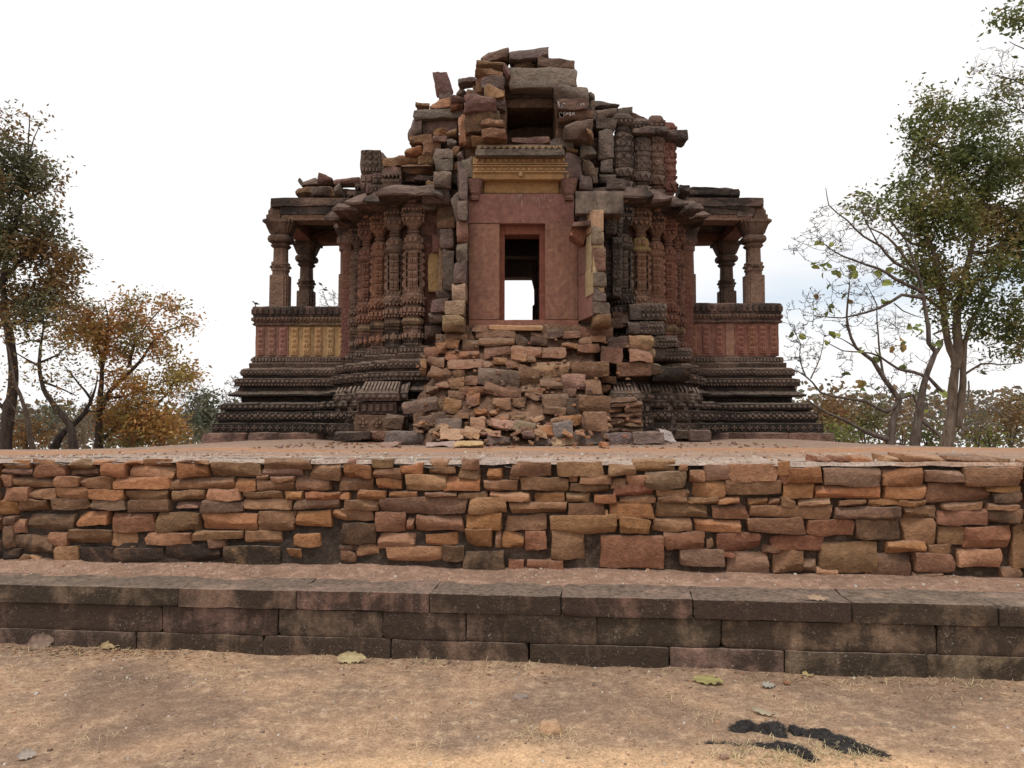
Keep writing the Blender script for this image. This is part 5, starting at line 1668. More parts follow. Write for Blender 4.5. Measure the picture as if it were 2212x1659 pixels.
# small chips and gravel nobody could count
mb = MB()
for k in range(420):
    if k < 190:
        px, py = U(900, 1360), 715 + 245 * U(0, 1) ** .7
        Y = myd(py) - U(0, .10)
        p = P(px, py, Y)
    else:
        X, Y = U(-3.2, 3.6), U(9.3, 11.6)
        p = Vector((X, Y, plat_z(X, Y) + .005))
    s_ = U(.012, .04) if k < 190 else U(.008, .03)
    fr = [p + Vector((U(-1.3, -.5) * s_, -s_, -s_ * .6)), p + Vector((U(.5, 1.3) * s_, -s_, -s_ * .6)), p + Vector((U(.3, 1.2) * s_, -s_ * .6, s_ * U(.2, .9))), p + Vector((U(-1.2, -.3) * s_, -s_ * .6, s_ * U(.2, .9)))]
    bk = [q + Vector((0, s_ * 2, 0)) for q in fr]
    block(mb, fr, bk, tint(RNG.choice('obbrbbp'), .05), n=2, r=.25, rough=.006, chops=3, chop=.35)
tag(mb.build('rubble_chips', MAT['stone'], flat=True), 'small sandstone chips scattered over the rubble heap and platform', 'chips', kind='stuff')

# a small dark bird on the porch rail
bird = MB()
bp_ = P(553, 657, 15.05)
zr = E + 2.225
prev = None
segs = [(-.07, .045, .006), (-.03, .055, .016), (.0, .062, .026), (0.025, 0.058, 0.020), (.048, .092, .017), (.062, .10, .014), (.075, .10, .004), (.088, .097, .0015)]
V, Fs = [], []
for x, z, r_ in segs:
    for k in range(8):
        a = k * math.pi / 4
        V.append(Vector((bp_.x - x, 15.05 + r_ * math.cos(a), zr + z + r_ * math.sin(a))))
for j in range(len(segs) - 1):
    for k in range(8):
        Fs.append((j * 8 + k, j * 8 + (k + 1) % 8, (j + 1) * 8 + (k + 1) % 8, (j + 1) * 8 + k))
bird.add(V, Fs, (.02, .018, .018, 1))
for dy in (-.01, .01):
    for ax in (0, .012):
        x, y = bp_.x - .005, 15.05 + dy
        bird.add([Vector((x - .003, y, zr + .045)), Vector((x + .003, y, zr + .045)), Vector((x + .003 - ax, y, zr)), Vector((x - .003 - ax, y, zr))], [(0, 1, 2, 3)], (.03, .025, .02, 1))
tag(bird.build('bird', MAT['fur'], origin=Vector((bp_.x, 15.05, zr))), 'tiny dark bird perched on the outer corner of the left porch rail', 'bird')
# ---------------------------------------------------------------- trees and bushes
NR = np.random.default_rng(11)
LSC = 1.5


def tube(mb, pts, rad, c, k=5):
    pts = [Vector(p) for p in pts]
    V, Fs = [], []
    for i, p in enumerate(pts):
        a = pts[max(0, i - 1)]
        b = pts[min(len(pts) - 1, i + 1)]
        t = (b - a)
        t = t.normalized() if t.length > 1e-6 else Vector((0, 0, 1))
        x = t.cross(Vector((.31, .87, .2)))
        x = x.normalized() if x.length > 1e-4 else Vector((1, 0, 0))
        y = t.cross(x)
        for j in range(k):
            an = 2 * math.pi * j / k
            V.append(p + (x * math.cos(an) + y * math.sin(an)) * rad[i])
    for i in range(len(pts) - 1):
        for j in range(k):
            Fs.append((i * k + j, i * k + (j + 1) % k, (i + 1) * k + (j + 1) % k, (i + 1) * k + j))
    mb.add(V, Fs, c)


def smooth_line(pts, step, jit):
    out = []
    n = len(pts)
    for i in range(n - 1):
        p0, p1, p2, p3 = pts[max(0, i - 1)], pts[i], pts[i + 1], pts[min(n - 1, i + 2)]
        k = max(1, int((p2 - p1).length / step))
        for j in range(k):
            t = j / k
            q = .5 * ((2 * p1) + (p2 - p0) * t + (2 * p0 - 5 * p1 + 4 * p2 - p3) * t * t + (3 * p1 - p0 - 3 * p2 + p3) * t ** 3)
            out.append(q + noise.noise_vector(q * 2.3) * jit)
    out.append(pts[-1])
    return out


def leaf_mesh(pos, size, cols, aspect=.45, droop=.35, big=False):
    """all leaves of one crown: rhombic blades with a folded midrib"""
    n = len(pos)
    d = NR.normal(size=(n, 3))
    d[:, 2] = d[:, 2] * .6 - droop
    d /= np.linalg.norm(d, axis=1)[:, None]
    r_ = NR.normal(size=(n, 3))
    s = np.cross(d, r_)
    s /= np.linalg.norm(s, axis=1)[:, None] + 1e-9
    nrm = np.cross(d, s)
    L = size[:, None]
    if not big:
        V = np.stack([pos, pos + d * L * .45 + s * L * aspect * .5, pos + d * L, pos + d * L * .45 - s * L * aspect * .5], 1)
        k, Fs = 4, np.array([[0, 1, 2, 3]])
    else:
        f = nrm * L * .10
        V = np.stack([pos, pos + d * L * .3 + s * L * aspect * .48 + f, pos + d * L * .7 + s * L * aspect * .40 + f, pos + d * L - f, pos + d * L * .7 - s * L * aspect * .40 + f, pos + d * L * .3 - s * L * aspect * .48 + f, pos + d * L * .5], 1)
        k, Fs = 7, np.array([[0, 1, 2, 6], [6, 2, 3, 3], [0, 6, 4, 5], [6, 3, 4, 4]])
    idx = (np.arange(n) * k)[:, None, None] + Fs[None]
    F_ = [tuple(dict.fromkeys(q)) for q in idx.reshape(-1, 4).tolist()]
    C = np.repeat(np.concatenate([cols, np.ones((n, 1))], 1), k, 0)
    return V.reshape(-1, 3), F_, C


def tree(name, label, cat, base, zf, Y, limbs, clusters, leaf=(.06, .1), per=14, spread=.16, cols=((.1, .1, .04),), bark=(.14, .10, .075), twig=1.0,
         bare=(), group=None, rz=1.0, big=False, aspect=.45, twr=.004, step=.16, gate=-.12):
    root = tag(empty(name, base), label, cat, group)
    if not big:
        leaf, per, twig = (leaf[0] * LSC * .68, leaf[1] * LSC * .85), int(per * 1.9), twig * 1.3
    mb = MB()
    nodes, rads = [], []
    for pts, r0, r1 in limbs:
        P3 = []
        for q in pts:
            x, y = zf(q[0], q[1])
            P3.append(P(x, y, Y + (q[2] if len(q) > 2 else 0)))
        ln = smooth_line(P3, step, .035)
        m = len(ln)
        rr = [r0 + (r1 - r0) * (i / max(1, m - 1)) ** .8 for i in range(m)]
        rr = [r * (1 + .15 * nz(p, 3, 1)) for r, p in zip(rr, ln)]
        tube(mb, ln, rr, (*bark, 1), 8 if r0 > .05 else 5)
        nodes += [tuple(p) for p in ln]
        rads += rr
    nodes, rads = np.array(nodes), np.array(rads)
    sc = (P(*zf(100, 100), Y) - P(*zf(101, 100), Y)).length       # metres per unit of the outline
    T = []
    for group_, leafy in ((clusters, True), (bare, False)):
        for c in group_:
            cx, cy, rx, ry = c[:4]
            dens = c[4] if len(c) > 4 else 1.0
            area = rx * ry * sc * sc * math.pi
            k = max(1, int(area * 34 * twig * dens)) if leafy and not big else (max(1, int(1 + area * 6 * dens)) if leafy else max(2, int(area * 400 * dens)))
            for _ in range(k):
                a, q = U(0, 2 * math.pi), math.sqrt(U(0, 1))
                x, y = zf(cx + rx * q * math.cos(a), cy + ry * q * math.sin(a))
                q3 = P(x, y, Y + U(-1, 1) * rz * min(1.0, rx * sc * 1.2))
                if leafy and not big and nz(q3, 1.05 * 18 / Y, 5) + .45 * nz(q3, 2.8 * 18 / Y, 9) < gate:
                    continue                            # ragged gaps through the crown
                T.append((q3, leafy))
    tv = np.array([tuple(t[0]) for t in T])
    dist = np.array([np.min(np.linalg.norm(nodes - t, axis=1)) for t in tv])
    LP = []
    for i in np.argsort(dist):
        t, leafy = tv[i], T[i][1]
        dd = np.linalg.norm(nodes - t, axis=1) + np.maximum(0, nodes[:, 2] - t[2]) * .5
        j = int(np.argmin(dd))
        a, b = Vector(nodes[j]), Vector(t)
        L = (b - a).length
        k = max(3, min(9, int(L / .18)))
        bend = noise.noise_vector(b * 1.7) * L * .22 + Vector((0, 0, -.06 * L))
        pts = [a.lerp(b, q / k) + bend * math.sin(math.pi * q / k) + (noise.noise_vector((a + b) * 3 + Vector((q, 0, 0))) * .03 * L if 0 < q < k else Vector()) for q in range(k + 1)]
        r0 = min(rads[j] * .75, twr + L * .011)
        rr = [r0 + (twr - r0) * q / k for q in range(k + 1)]
        tube(mb, pts, rr, (*bark, 1), 4 if r0 > .012 else 3)
        nodes = np.vstack([nodes, [tuple(p) for p in pts[1:]]])
        rads = np.concatenate([rads, rr[1:]])
        if leafy:
            for q in range(per):
                m = U(.35, 1.0) * k
                i0 = min(k - 1, int(m))
                pp = pts[i0].lerp(pts[i0 + 1], m - i0)
                LP.append(tuple(pp + Vector((RNG.gauss(0, 1), RNG.gauss(0, 1), RNG.gauss(0, .8))) * spread))
        if not leafy or U(0, 1) < .3:                             # side sprigs
            for q in range(3):
                i0 = RNG.randrange(1, k + 1)
                e = pts[i0] + Vector((U(-1, 1), U(-1, 1), U(-.3, 1))) * min(.35, L * .4)
                mid = pts[i0].lerp(e, .5) + Vector((U(-1, 1), 0, U(-1, 1))) * .03
                tube(mb, [pts[i0], mid, e], [twr, twr * .8, twr * .5], (*bark, 1), 3)
    mb.build('trunk', MAT['bark'], root, sharp=180)
    if LP:
        LP = np.array(LP)
        n = len(LP)
        size = NR.uniform(leaf[0], leaf[1], n)
        ci = np.array(cols)
        f = np.array([.5 + .9 * nz(p, .9, 3) + .25 * nz(p, 3, 7) for p in LP])
        sel = np.clip((f * len(cols)).astype(int) + NR.integers(-1, 2, n) * (NR.random(n) < .3), 0, len(cols) - 1)
        cc = ci[sel] * NR.uniform(.7, 1.35, (n, 1))
        V, Fs, C = leaf_mesh(LP, size, cc, aspect, big=big)
        lm = MB()
        lm.add(V.tolist(), Fs, C.tolist())
        lm.build('crown', MAT['leaf'], root, flat=True)
    return root


def TP(x, y): return (x, y)
def Z5t(x, y): return (1641.6 + x * .5885, y * .5885)


def gb(px, Y, dz=0):
    X = (px - 1106) / F * Y
    return Vector((X, Y, plat_z(X, Y) + dz))


OL = ((.10, .10, .052), (.13, .122, .06), (.175, .115, .052), (.22, .13, .052))
tree('tall_tree', 'tall dark olive tree with rusty patches rising at the far left edge', 'tree', gb(15, 20), TP, 20,
     [([(10, 975), (18, 900), (26, 850), (28, 790), (15, 700), (8, 610), (22, 520), (45, 440), (60, 340), (62, 250)], .17, .010), ([(26, 850), (5, 880), (-20, 850)], .09, .05), ([(8, 610), (40, 570), (90, 520), (130, 480)], .07, .010),
      ([(10, 660), (55, 640), (110, 620), (150, 560)], .06, .010), ([(45, 440), (90, 410), (120, 380)], .05, .02), ([(15, 700), (-40, 560), (-60, 400)], .10, .012), ([(60, 340), (85, 270)], .03, .008), ([(15, 705), (60, 685), (100, 665), (150, 650)], .04, .008)],
     [(10, 240, 35, 20), (60, 262, 38, 34), (87, 240, 16, 12, .5), (30, 300, 65, 36), (72, 332, 36, 36), (20, 380, 80, 46), (92, 400, 42, 36), (128, 375, 22, 16, .7), (50, 440, 75, 46), (122, 442, 30, 20, .6), (152, 440, 16, 8, .5), (20, 500, 80, 46), (92, 512, 45, 40),
      (30, 560, 80, 46), (110, 570, 46, 36), (150, 572, 30, 22), (60, 600, 80, 36), (112, 628, 40, 32), (15, 650, 55, 46, .7), (60, 682, 75, 34, .5), (130, 655, 35, 25, .35), (-60, 300, 60, 90, .5), (-60, 460, 70, 90, .5), (-60, 590, 60, 60, .5)],
     leaf=(.07, .14), per=15, spread=.20, cols=OL, bark=(.075, .055, .045), twig=1.5, gate=-.10)
OR = ((.32, .24, .075), (.39, .245, .08), (.44, .235, .08), (.37, .18, .07), (.26, .205, .075))
tree('autumn_tree', 'orange leaved spreading tree with several dark limbs left of the temple', 'tree', gb(215, 22), ZL, 22,
     [([(775, 1640), (778, 1450), (785, 1300), (790, 1180), (800, 1000), (820, 850), (850, 700), (900, 600)], .13, .02), ([(790, 1340), (850, 1200), (1000, 1050), (1100, 950), (1200, 800), (1330, 700), (1480, 660), (1570, 680)], .085, .01),
      ([(1010, 1000), (1040, 850), (1150, 660), (1300, 520)], .06, .012), ([(795, 1575), (870, 1490), (960, 1430), (1150, 1350), (1290, 1220), (1400, 1050), (1520, 1000)], .06, .01), ([(800, 1000), (760, 800), (700, 600)], .06, .015),
      ([(840, 1230), (950, 1230), (1100, 1180), (1300, 1100)], .05, .012), ([(960, 1430), (1100, 1470), (1300, 1450)], .04, .012), ([(850, 700), (840, 560), (820, 470)], .03, .01)],
     [(1050, 470, 120, 70, .8), (820, 470, 70, 45, .6), (1330, 520, 80, 60, .8), (1450, 640, 100, 55, .5), (650, 590, 100, 80), (800, 700, 170, 90), (1000, 650, 110, 80, .8), (1150, 720, 140, 90, .5), (1250, 850, 90, 70), (870, 850, 140, 90, .8), (560, 720, 110, 80, .7),
      (1400, 1040, 150, 70), (1200, 1150, 200, 110, .8), (950, 1100, 170, 90), (1100, 1350, 260, 120), (1250, 1480, 200, 90), (850, 1350, 110, 120, .7), (1350, 1250, 100, 120), (980, 1550, 150, 60), (1000, 850, 80, 60, .5)],
     leaf=(.07, .13), per=13, spread=.20, cols=OR, bark=(.11, .08, .065), twig=2.1, gate=-.3)
tree('autumn_tree', 'sparse rust and olive leaved tree with a strongly bent trunk', 'tree', gb(150, 19.5), ZL, 19.5,
     [([(575, 1640), (545, 1450), (440, 1320), (370, 1220), (330, 1100), (308, 960), (325, 800), (340, 640), (345, 520)], .11, .010), ([(325, 800), (250, 790), (130, 820)], .04, .012), ([(308, 960), (450, 900), (560, 800)], .04, .012), ([(330, 1100), (450, 1150), (600, 1220)], .04, .012),
      ([(340, 640), (200, 640), (0, 670)], .04, .010), ([(330, 1000), (200, 930), (100, 860)], .04, .012)],
     [(200, 640, 170, 80, .6), (420, 600, 130, 80, .7), (250, 770, 200, 70, .6), (430, 800, 170, 90, .6), (500, 950, 190, 90, .6), (150, 1010, 130, 60, .8), (450, 1080, 150, 70, .6), (430, 1250, 80, 55, .9), (300, 490, 140, 70, .4), (600, 880, 100, 70, .6), (60, 760, 70, 60, .6)],
     leaf=(.06, .12), per=10, spread=.22, cols=((.20, .155, .06), (.31, .18, .065), (.24, .18, .065), (.14, .13, .07)), bark=(.08, .06, .05), twig=1.1)
tree('leaning_tree', 'dark leaning trunk with few grey green leaves between the bent trunk and the orange tree', 'tree', gb(118, 21), ZL, 21,
     [([(415, 1640), (470, 1540), (540, 1470), (640, 1380), (720, 1250), (750, 1150), (760, 1050)], .12, .010), ([(640, 1380), (700, 1340), (750, 1345)], .05, .012), ([(720, 1250), (620, 1130), (560, 1050), (500, 980)], .04, .012)],
     [(560, 1040, 120, 70, .5), (700, 1040, 90, 70, .4), (560, 1200, 120, 80, .35), (620, 1320, 90, 70, .3), (250, 1260, 120, 80, .3)],
     leaf=(.06, .11), per=9, spread=.22, cols=((.12, .12, .07), (.15, .14, .08), (.2, .14, .06)), bark=(.07, .055, .048), twig=.6, bare=((300, 1400, 200, 120, .2), (480, 1380, 150, 130, .25)))
tree('thin_tree', 'thin brown trunk between the tall dark tree and the bent one', 'tree', gb(70, 18), ZL, 18,
     [([(255, 1640), (230, 1500), (200, 1350), (150, 1200), (110, 1080), (70, 860), (20, 760)], .07, .010), ([(200, 1350), (120, 1340), (60, 1240)], .03, .01)],
     [(60, 850, 90, 60, .5), (110, 1020, 80, 60, .5), (60, 1170, 60, 60, .4)], leaf=(.06, .11), per=10, spread=.18, cols=((.24, .14, .05), (.17, .13, .05), (.1, .1, .06)), bark=(.11, .08, .06), twig=.6, bare=((150, 1350, 140, 120, .3),))
tree('distant_tree', 'small rounded grey green tree far off beside the left corner of the plinth', 'tree', gb(442, 45, -.3), TP, 45,
     [([(447, 990), (447, 930), (450, 890), (445, 850)], .18, .04), ([(448, 915), (430, 890), (425, 870)], .08, .03)],
     [(436, 858, 16, 18, .8), (455, 878, 22, 22), (440, 908, 34, 24), (418, 905, 24, 20), (470, 905, 18, 20, .7), (452, 930, 30, 18)], leaf=(.16, .3), per=16, spread=.4, cols=((.10, .115, .075), (.125, .13, .085), (.14, .13, .08)), bark=(.1, .08, .07), twig=.35, rz=2)
tree('bare_tree', 'thin leafless twiggy tree standing between the orange tree and the small grey green one', 'tree', gb(405, 30, -.3), TP, 30,
     [([(405, 990), (404, 920), (400, 880), (392, 850)], .05, .012), ([(404, 920), (416, 880), (425, 845)], .03, .01)], [(395, 850, 14, 12, .3)], leaf=(.1, .16), per=4, cols=((.25, .14, .06),), bark=(.16, .13, .11), twig=.5, bare=((405, 870, 28, 40, .5), (425, 850, 20, 30, .4)), twr=.006)
tree('bare_tree', 'leafless twigs reaching past the left end of the plinth mouldings', 'tree', gb(500, 24, -.2), TP, 24,
     [([(500, 985), (498, 920), (505, 870), (512, 835)], .04, .01)], [], cols=((.2, .14, .06),), bark=(.15, .12, .10), twig=.6, bare=((505, 850, 26, 40, .6), (485, 870, 18, 30, .5)), twr=.006)
tree('bare_tree', 'slender leafless sapling seen through the left porch', 'tree', gb(720, 26), TP, 26,
     [([(722, 985), (722, 800), (724, 680), (718, 625)], .03, .008), ([(723, 690), (705, 650), (700, 640)], .015, .006), ([(722, 800), (690, 690), (668, 645)], .02, .006)], [(697, 620, 3, 6, 1)], leaf=(.12, .2), per=5, spread=.08, cols=((.07, .06, .04),), bark=(.12, .1, .085), twig=.5, bare=((715, 650, 26, 24, .35), (675, 655, 20, 10, .3)), twr=.005)

GR = ((.085, .11, .035), (.125, .14, .042), (.175, .175, .055), (.20, .145, .055))
R1L = [([(1085, 1660), (1095, 1560), (1115, 1450), (1130, 1300), (1145, 1110), (1110, 1000), (1080, 860), (1070, 740), (1040, 560), (980, 300), (900, 100), (860, -60)], .135, .015),
       ([(1145, 1130), (1165, 980), (1155, 820), (1180, 600), (1250, 350), (1300, 100), (1330, -150)], .11, .025), ([(1160, 1520), (1180, 1400), (1195, 1250), (1200, 1100), (1212, 960), (1260, 800), (1380, 600), (1500, 400)], .10, .02),
       ([(1080, 860), (1000, 900), (1040, 930)], .03, .02), ([(1040, 560), (880, 470), (800, 380), (700, 250), (560, 180)], .06, .012), ([(1070, 740), (960, 660), (880, 640)], .05, .02), ([(980, 300), (850, 290), (700, 130)], .05, .015),
       ([(1205, 1170), (1320, 1100), (1450, 1105), (1590, 1090)], .03, .01), ([(1700, 240), (1600, 130), (1500, 75), (1380, 60), (1200, 30), (1050, 10)], .13, .02), ([(1180, 600), (1330, 520), (1480, 520)], .05, .012), ([(1250, 350), (1400, 340), (1600, 250)], .05, .015)]
R1C = [(930, 1150, 80, 70, .8), (960, 1240, 60, 50, .6), (980, 850, 60, 100, .8), (960, 660, 60, 90, .8), (690, 920, 110, 70), (840, 780, 100, 80, .8), (480, 610, 55, 40, .9), (500, 770, 80, 55, 1.1), (400, 770, 60, 40, .7), (540, 880, 70, 55, 1.1), (585, 1010, 60, 50, 1.1), (700, 1150, 80, 45, 1.0), (560, 500, 60, 45, .9), (620, 320, 36, 24, .8), (480, 690, 70, 50, 1.1), (660, 345, 42, 34, .8), (640, 405, 52, 36), (750, 415, 85, 46), (600, 470, 52, 46), (700, 500, 115, 66), (850, 480, 105, 76), (560, 560, 44, 50), (650, 592, 112, 74), (800, 600, 145, 86), (920, 560, 66, 86), (505, 690, 60, 42, .8), (600, 722, 110, 70), (750, 730, 160, 96), (900, 720, 115, 96), (565, 820, 75, 60, .9), (700, 850, 140, 95), (880, 860, 125, 95),
       (625, 950, 85, 60, .9), (760, 980, 150, 82), (900, 970, 95, 76), (650, 1060, 70, 50, .7), (780, 1090, 115, 66), (900, 1080, 85, 62, .9), (770, 1185, 62, 50, .8), (850, 1190, 85, 52, .8), (920, 1280, 50, 32, .5), (825, 1325, 40, 14, .8), (430, 715, 52, 36, .5), (1050, 620, 90, 190, .4), (1050, 920, 90, 190, .4), (880, 360, 70, 50, .4)]
tree('leafy_tree', 'broad green leafy tree with pale brown twin trunks right of the temple', 'tree', gb(2050, 17), lambda x, y: Z5t(x, y) if False else ZR(x, y), 17,
     R1L, [((Z5t(c[0], c[1])[0] - 1693.4) / .323, (Z5t(c[0], c[1])[1] - 432) / .323, c[2] * .5885 / .323, c[3] * .5885 / .323, c[4] if len(c) > 4 else 1.0) for c in R1C],
     leaf=(.06, .12), per=16, spread=.17, cols=GR, bark=(.23, .175, .13), twig=1.5, aspect=.42, gate=-.06, bare=((500, 250, 220, 220, .12), (750, 800, 150, 120, .1), (1350, 1050, 200, 120, .12)))
R2L = [([(880, 1650), (890, 1520), (905, 1400), (930, 1280), (960, 1150), (1010, 1020), (968, 950), (966, 850), (945, 750), (930, 600), (880, 420), (800, 250)], .10, .012), ([(1010, 1030), (1045, 975), (1060, 930)], .05, .02),
       ([(705, 1630), (735, 1450), (765, 1330), (670, 1200), (590, 1080), (480, 990), (430, 850), (425, 700), (440, 560)], .085, .010), ([(1085, 1310), (970, 1185), (870, 1150), (760, 1130), (640, 1050), (520, 1020), (390, 1010), (300, 960)], .05, .010),
       ([(930, 610), (850, 575), (740, 530), (620, 450), (450, 400), (300, 320), (220, 250)], .045, .008), ([(930, 650), (790, 632), (720, 680), (640, 720), (540, 760), (400, 780), (200, 775)], .045, .008),
       ([(880, 480), (740, 420), (650, 310), (530, 240), (420, 130), (300, 30), (280, -80)], .04, .007), ([(760, 1340), (690, 1420), (560, 1350), (400, 1320), (250, 1290), (190, 1220), (90, 1150), (0, 1140)], .05, .012),
       ([(690, 1595), (560, 1550), (400, 1470), (280, 1420), (150, 1330)], .06, .015), ([(660, 1170), (630, 950), (615, 700), (550, 560)], .03, .007), ([(150, 1190), (110, 1060), (110, 960), (60, 860)], .018, .005), ([(180, 1200), (250, 1050), (270, 900)], .018, .005),
       ([(480, 990), (380, 930), (300, 900)], .02, .006), ([(640, 310), (560, 160), (500, 0)], .02, .006), ([(740, 690), (800, 740), (930, 790)], .015, .008), ([(760, 1330), (860, 1300), (900, 1390)], .03, .03), ([(880, 1440), (960, 1510), (1050, 1590)], .04, .03)]
tree('bare_branched_tree', 'nearly bare crooked tree with a few large yellow green leaves next to the right porch', 'tree', gb(1975, 15.5), ZR, 15.5, R2L,
     [(172, 420, 22, 28, 3), (240, 430, 18, 18, 3), (360, 440, 65, 36, 4), (290, 520, 46, 28, 3), (430, 515, 18, 10, 3), (490, 492, 18, 12, 3), (622, 500, 16, 20, 3), (690, 522, 36, 26, 4), (240, 600, 10, 10, 3), (310, 645, 28, 28, 3), (400, 630, 14, 8, 3), (660, 660, 16, 16, 3), (260, 750, 30, 14, 2), (850, 860, 52, 30, 4), (895, 885, 34, 26, 4),
      (790, 920, 12, 16, 3), (725, 985, 45, 28, 4), (600, 990, 36, 26, 4), (500, 1012, 18, 18, 4), (810, 975, 28, 28, 4), (400, 1182, 16, 16, 4), (500, 1170, 28, 20, 4), (560, 1230, 36, 20, 4), (600, 1080, 14, 14, 3), (810, 1110, 24, 18, 3), (1000, 972, 24, 22, 4), (1000, 1280, 16, 16, 4), (885, 1252, 18, 14, 3), (330, 880, 36, 20, 2), (75, 885, 30, 18, 2), (320, 940, 20, 10, 2), (880, 1360, 18, 14, 3), (250, 275, 10, 10, 3), (350, 280, 6, 6, 3)],
     leaf=(.13, .24), per=2, spread=.06, cols=((.24, .27, .07), (.30, .31, .09), (.18, .22, .07), (.34, .22, .07)), bark=(.15, .12, .10), big=True, aspect=.75,
     bare=((200, 300, 200, 120, .16), (750, 300, 130, 200, .12), (120, 800, 160, 150, .12), (420, 420, 200, 100, .12), (850, 1000, 180, 200, .1), ) + ((350, 700, 250, 200, .16), (300, 180, 150, 160, .16), (150, 950, 150, 150, .22), (600, 850, 200, 150, .14), (520, 550, 220, 150, .16), (100, 1050, 130, 120, .22), (500, 100, 150, 120, .16), (700, 1250, 200, 100, .15), (330, 1100, 150, 100, .14)), twr=.006, rz=.8)
tree('overhanging_tree', 'sparse leafy branches reaching in from beyond the upper right corner', 'tree', gb(2560, 14), TP, 14,
     [([(2560, 990), (2520, 600), (2440, 300), (2340, 130), (2240, 60), (2170, 40)], .16, .012), ([(2440, 300), (2330, 250), (2230, 190), (2140, 160)], .05, .006), ([(2440, 320), (2330, 340), (2240, 260), (2120, 200)], .04, .005), ([(2340, 130), (2250, 120), (2180, 90)], .03, .006)],
     [(2165, 40, 28, 16), (2200, 22, 34, 24), (2210, 64, 30, 24), (2190, 118, 30, 26, .35), (2150, 152, 36, 24, .25), (2080, 168, 24, 10, .15), (2260, 60, 50, 60, .6), (2260, 180, 60, 60, .3), (2190, 200, 40, 30, .25), (1925, 187, 14, 5, .0)],
     leaf=(.06, .11), per=13, spread=.14, cols=GR, bark=(.13, .10, .08), twig=1.1, bare=((2150, 150, 60, 50, .3), (2180, 230, 50, 50, .3)), twr=.0035)

# bushes
BU = [('low rust coloured bush under the tall dark tree', 60, 935, 46, 22, 22, ((.30, .15, .05), (.22, .13, .05))), ('grey brown bush at the foot of the bent trunk', 160, 930, 42, 28, 27, ((.16, .13, .09), (.2, .15, .1))),
      ('olive and yellow bush below the orange tree', 285, 935, 46, 24, 24, ((.20, .15, .05), (.14, .12, .05))), ('amber bush hanging low at the right side of the orange tree', 350, 925, 40, 30, 25, ((.27, .16, .05), (.2, .14, .05))),
      ('dull green bush behind the leaning trunk', 110, 910, 60, 30, 34, ((.11, .12, .08), (.14, .14, .09))), ('dull green thicket far behind the orange tree', 235, 900, 80, 34, 38, ((.12, .12, .09), (.16, .14, .10))), ('green low bush just left of the plinth corner', 455, 940, 34, 14, 30, ((.09, .10, .055), (.12, .11, .06))),
      ('brown leaved bush against the right end of the plinth', 1790, 885, 50, 34, 24, ((.22, .12, .055), (.17, .11, .05))), ('yellow green bush right of the foot of the plinth', 1815, 935, 44, 18, 20, ((.18, .19, .05), (.12, .14, .04))), ('olive bush behind the pale low branches', 1870, 905, 52, 40, 26, ((.15, .13, .05), (.11, .11, .045))),
      ('reddish brown bush behind the bare crooked tree', 1950, 895, 50, 34, 28, ((.22, .12, .06), (.18, .11, .055))), ('dark green bush between the bare tree and the leafy tree', 2005, 935, 34, 20, 19, ((.09, .11, .035), (.13, .14, .045))),
      ('brown and green bush behind the leafy tree trunks', 2110, 905, 46, 36, 25, ((.17, .13, .055), (.12, .11, .05))), ('tall olive brown bush at the right edge', 2185, 895, 46, 46, 21, ((.15, .12, .045), (.19, .12, .05))), ('bright yellow green bush low at the right edge', 2140, 940, 50, 16, 18.5, ((.20, .20, .04), (.15, .17, .04)))]
for lab, px, py, rx, ry, Y, cols in BU:
    t = tree('bush', lab, 'bush', gb(px, Y, -.2), TP, Y, [([(px, 975), (px - 4, py + ry * .4), (px - 8, py - ry * .3)], .04, .01), ([(px, 975), (px + rx * .3, py + ry * .3), (px + rx * .5, py - ry * .2)], .03, .01), ([(px, 975), (px - rx * .4, py + ry * .2), (px - rx * .6, py)], .03, .01)],
             [(px - rx * .45, py + ry * .2, rx * .5, ry * .7), (px + rx * .45, py + ry * .1, rx * .5, ry * .7), (px, py - ry * .3, rx * .5, ry * .6), (px, py + ry * .5, rx, ry * .5, .7)], leaf=(.05 + Y * .001, .085 + Y * .0022), per=12, spread=.16 + Y * .004, cols=cols, bark=(.14, .11, .09), twig=1.15 * min(1, (24 / Y) ** 1.6), bare=((px, py - ry * .5, rx * .8, ry * .7, .15),), rz=1.2)

# pale dead branches lying in a tangle behind the right trunks
for lab, L in (('long pale dead branch in front of the tall olive brown bush', [([(1240, 1440), (1330, 1340), (1400, 1400), (1500, 1470)], .03, .008), ([(1330, 1340), (1420, 1320), (1500, 1260)], .02, .006), ([(1400, 1400), (1470, 1430), (1560, 1420)], .015, .005)]),
               ('tangle of pale dead branches between the bare tree and the leafy tree', [([(800, 1440), (900, 1420), (1010, 1450), (1080, 1500)], .03, .01), ([(900, 1420), (960, 1340), (1040, 1300)], .02, .006), ([(760, 1500), (860, 1480), (960, 1540), (1040, 1570)], .03, .008), ([(830, 1330), (930, 1350), (1060, 1400)], .015, .006)]),
               ('pale dead branches spreading right of the leafy tree trunks', [([(1170, 1560), (1250, 1500), (1330, 1480), (1420, 1500)], .03, .008), ([(1200, 1420), (1290, 1410), (1380, 1430)], .02, .006), ([(1220, 1350), (1240, 1260), (1235, 1210)], .03, .02), ([(1250, 1500), (1300, 1430), (1290, 1380)], .015, .005)])):
    tree('dead_branch', lab, 'branch', gb(ZR(L[0][0][0][0], 0)[0], 17.5, -.1), ZR, 17.5, L, [], cols=((.2, .1, .1),), bark=(.36, .32, .28), twig=.8, bare=((sum(q[0] for q in L[0][0]) / 4, sum(q[1] for q in L[0][0]) / 4 - 20, 110, 60, .6),), twr=.004, step=.1)

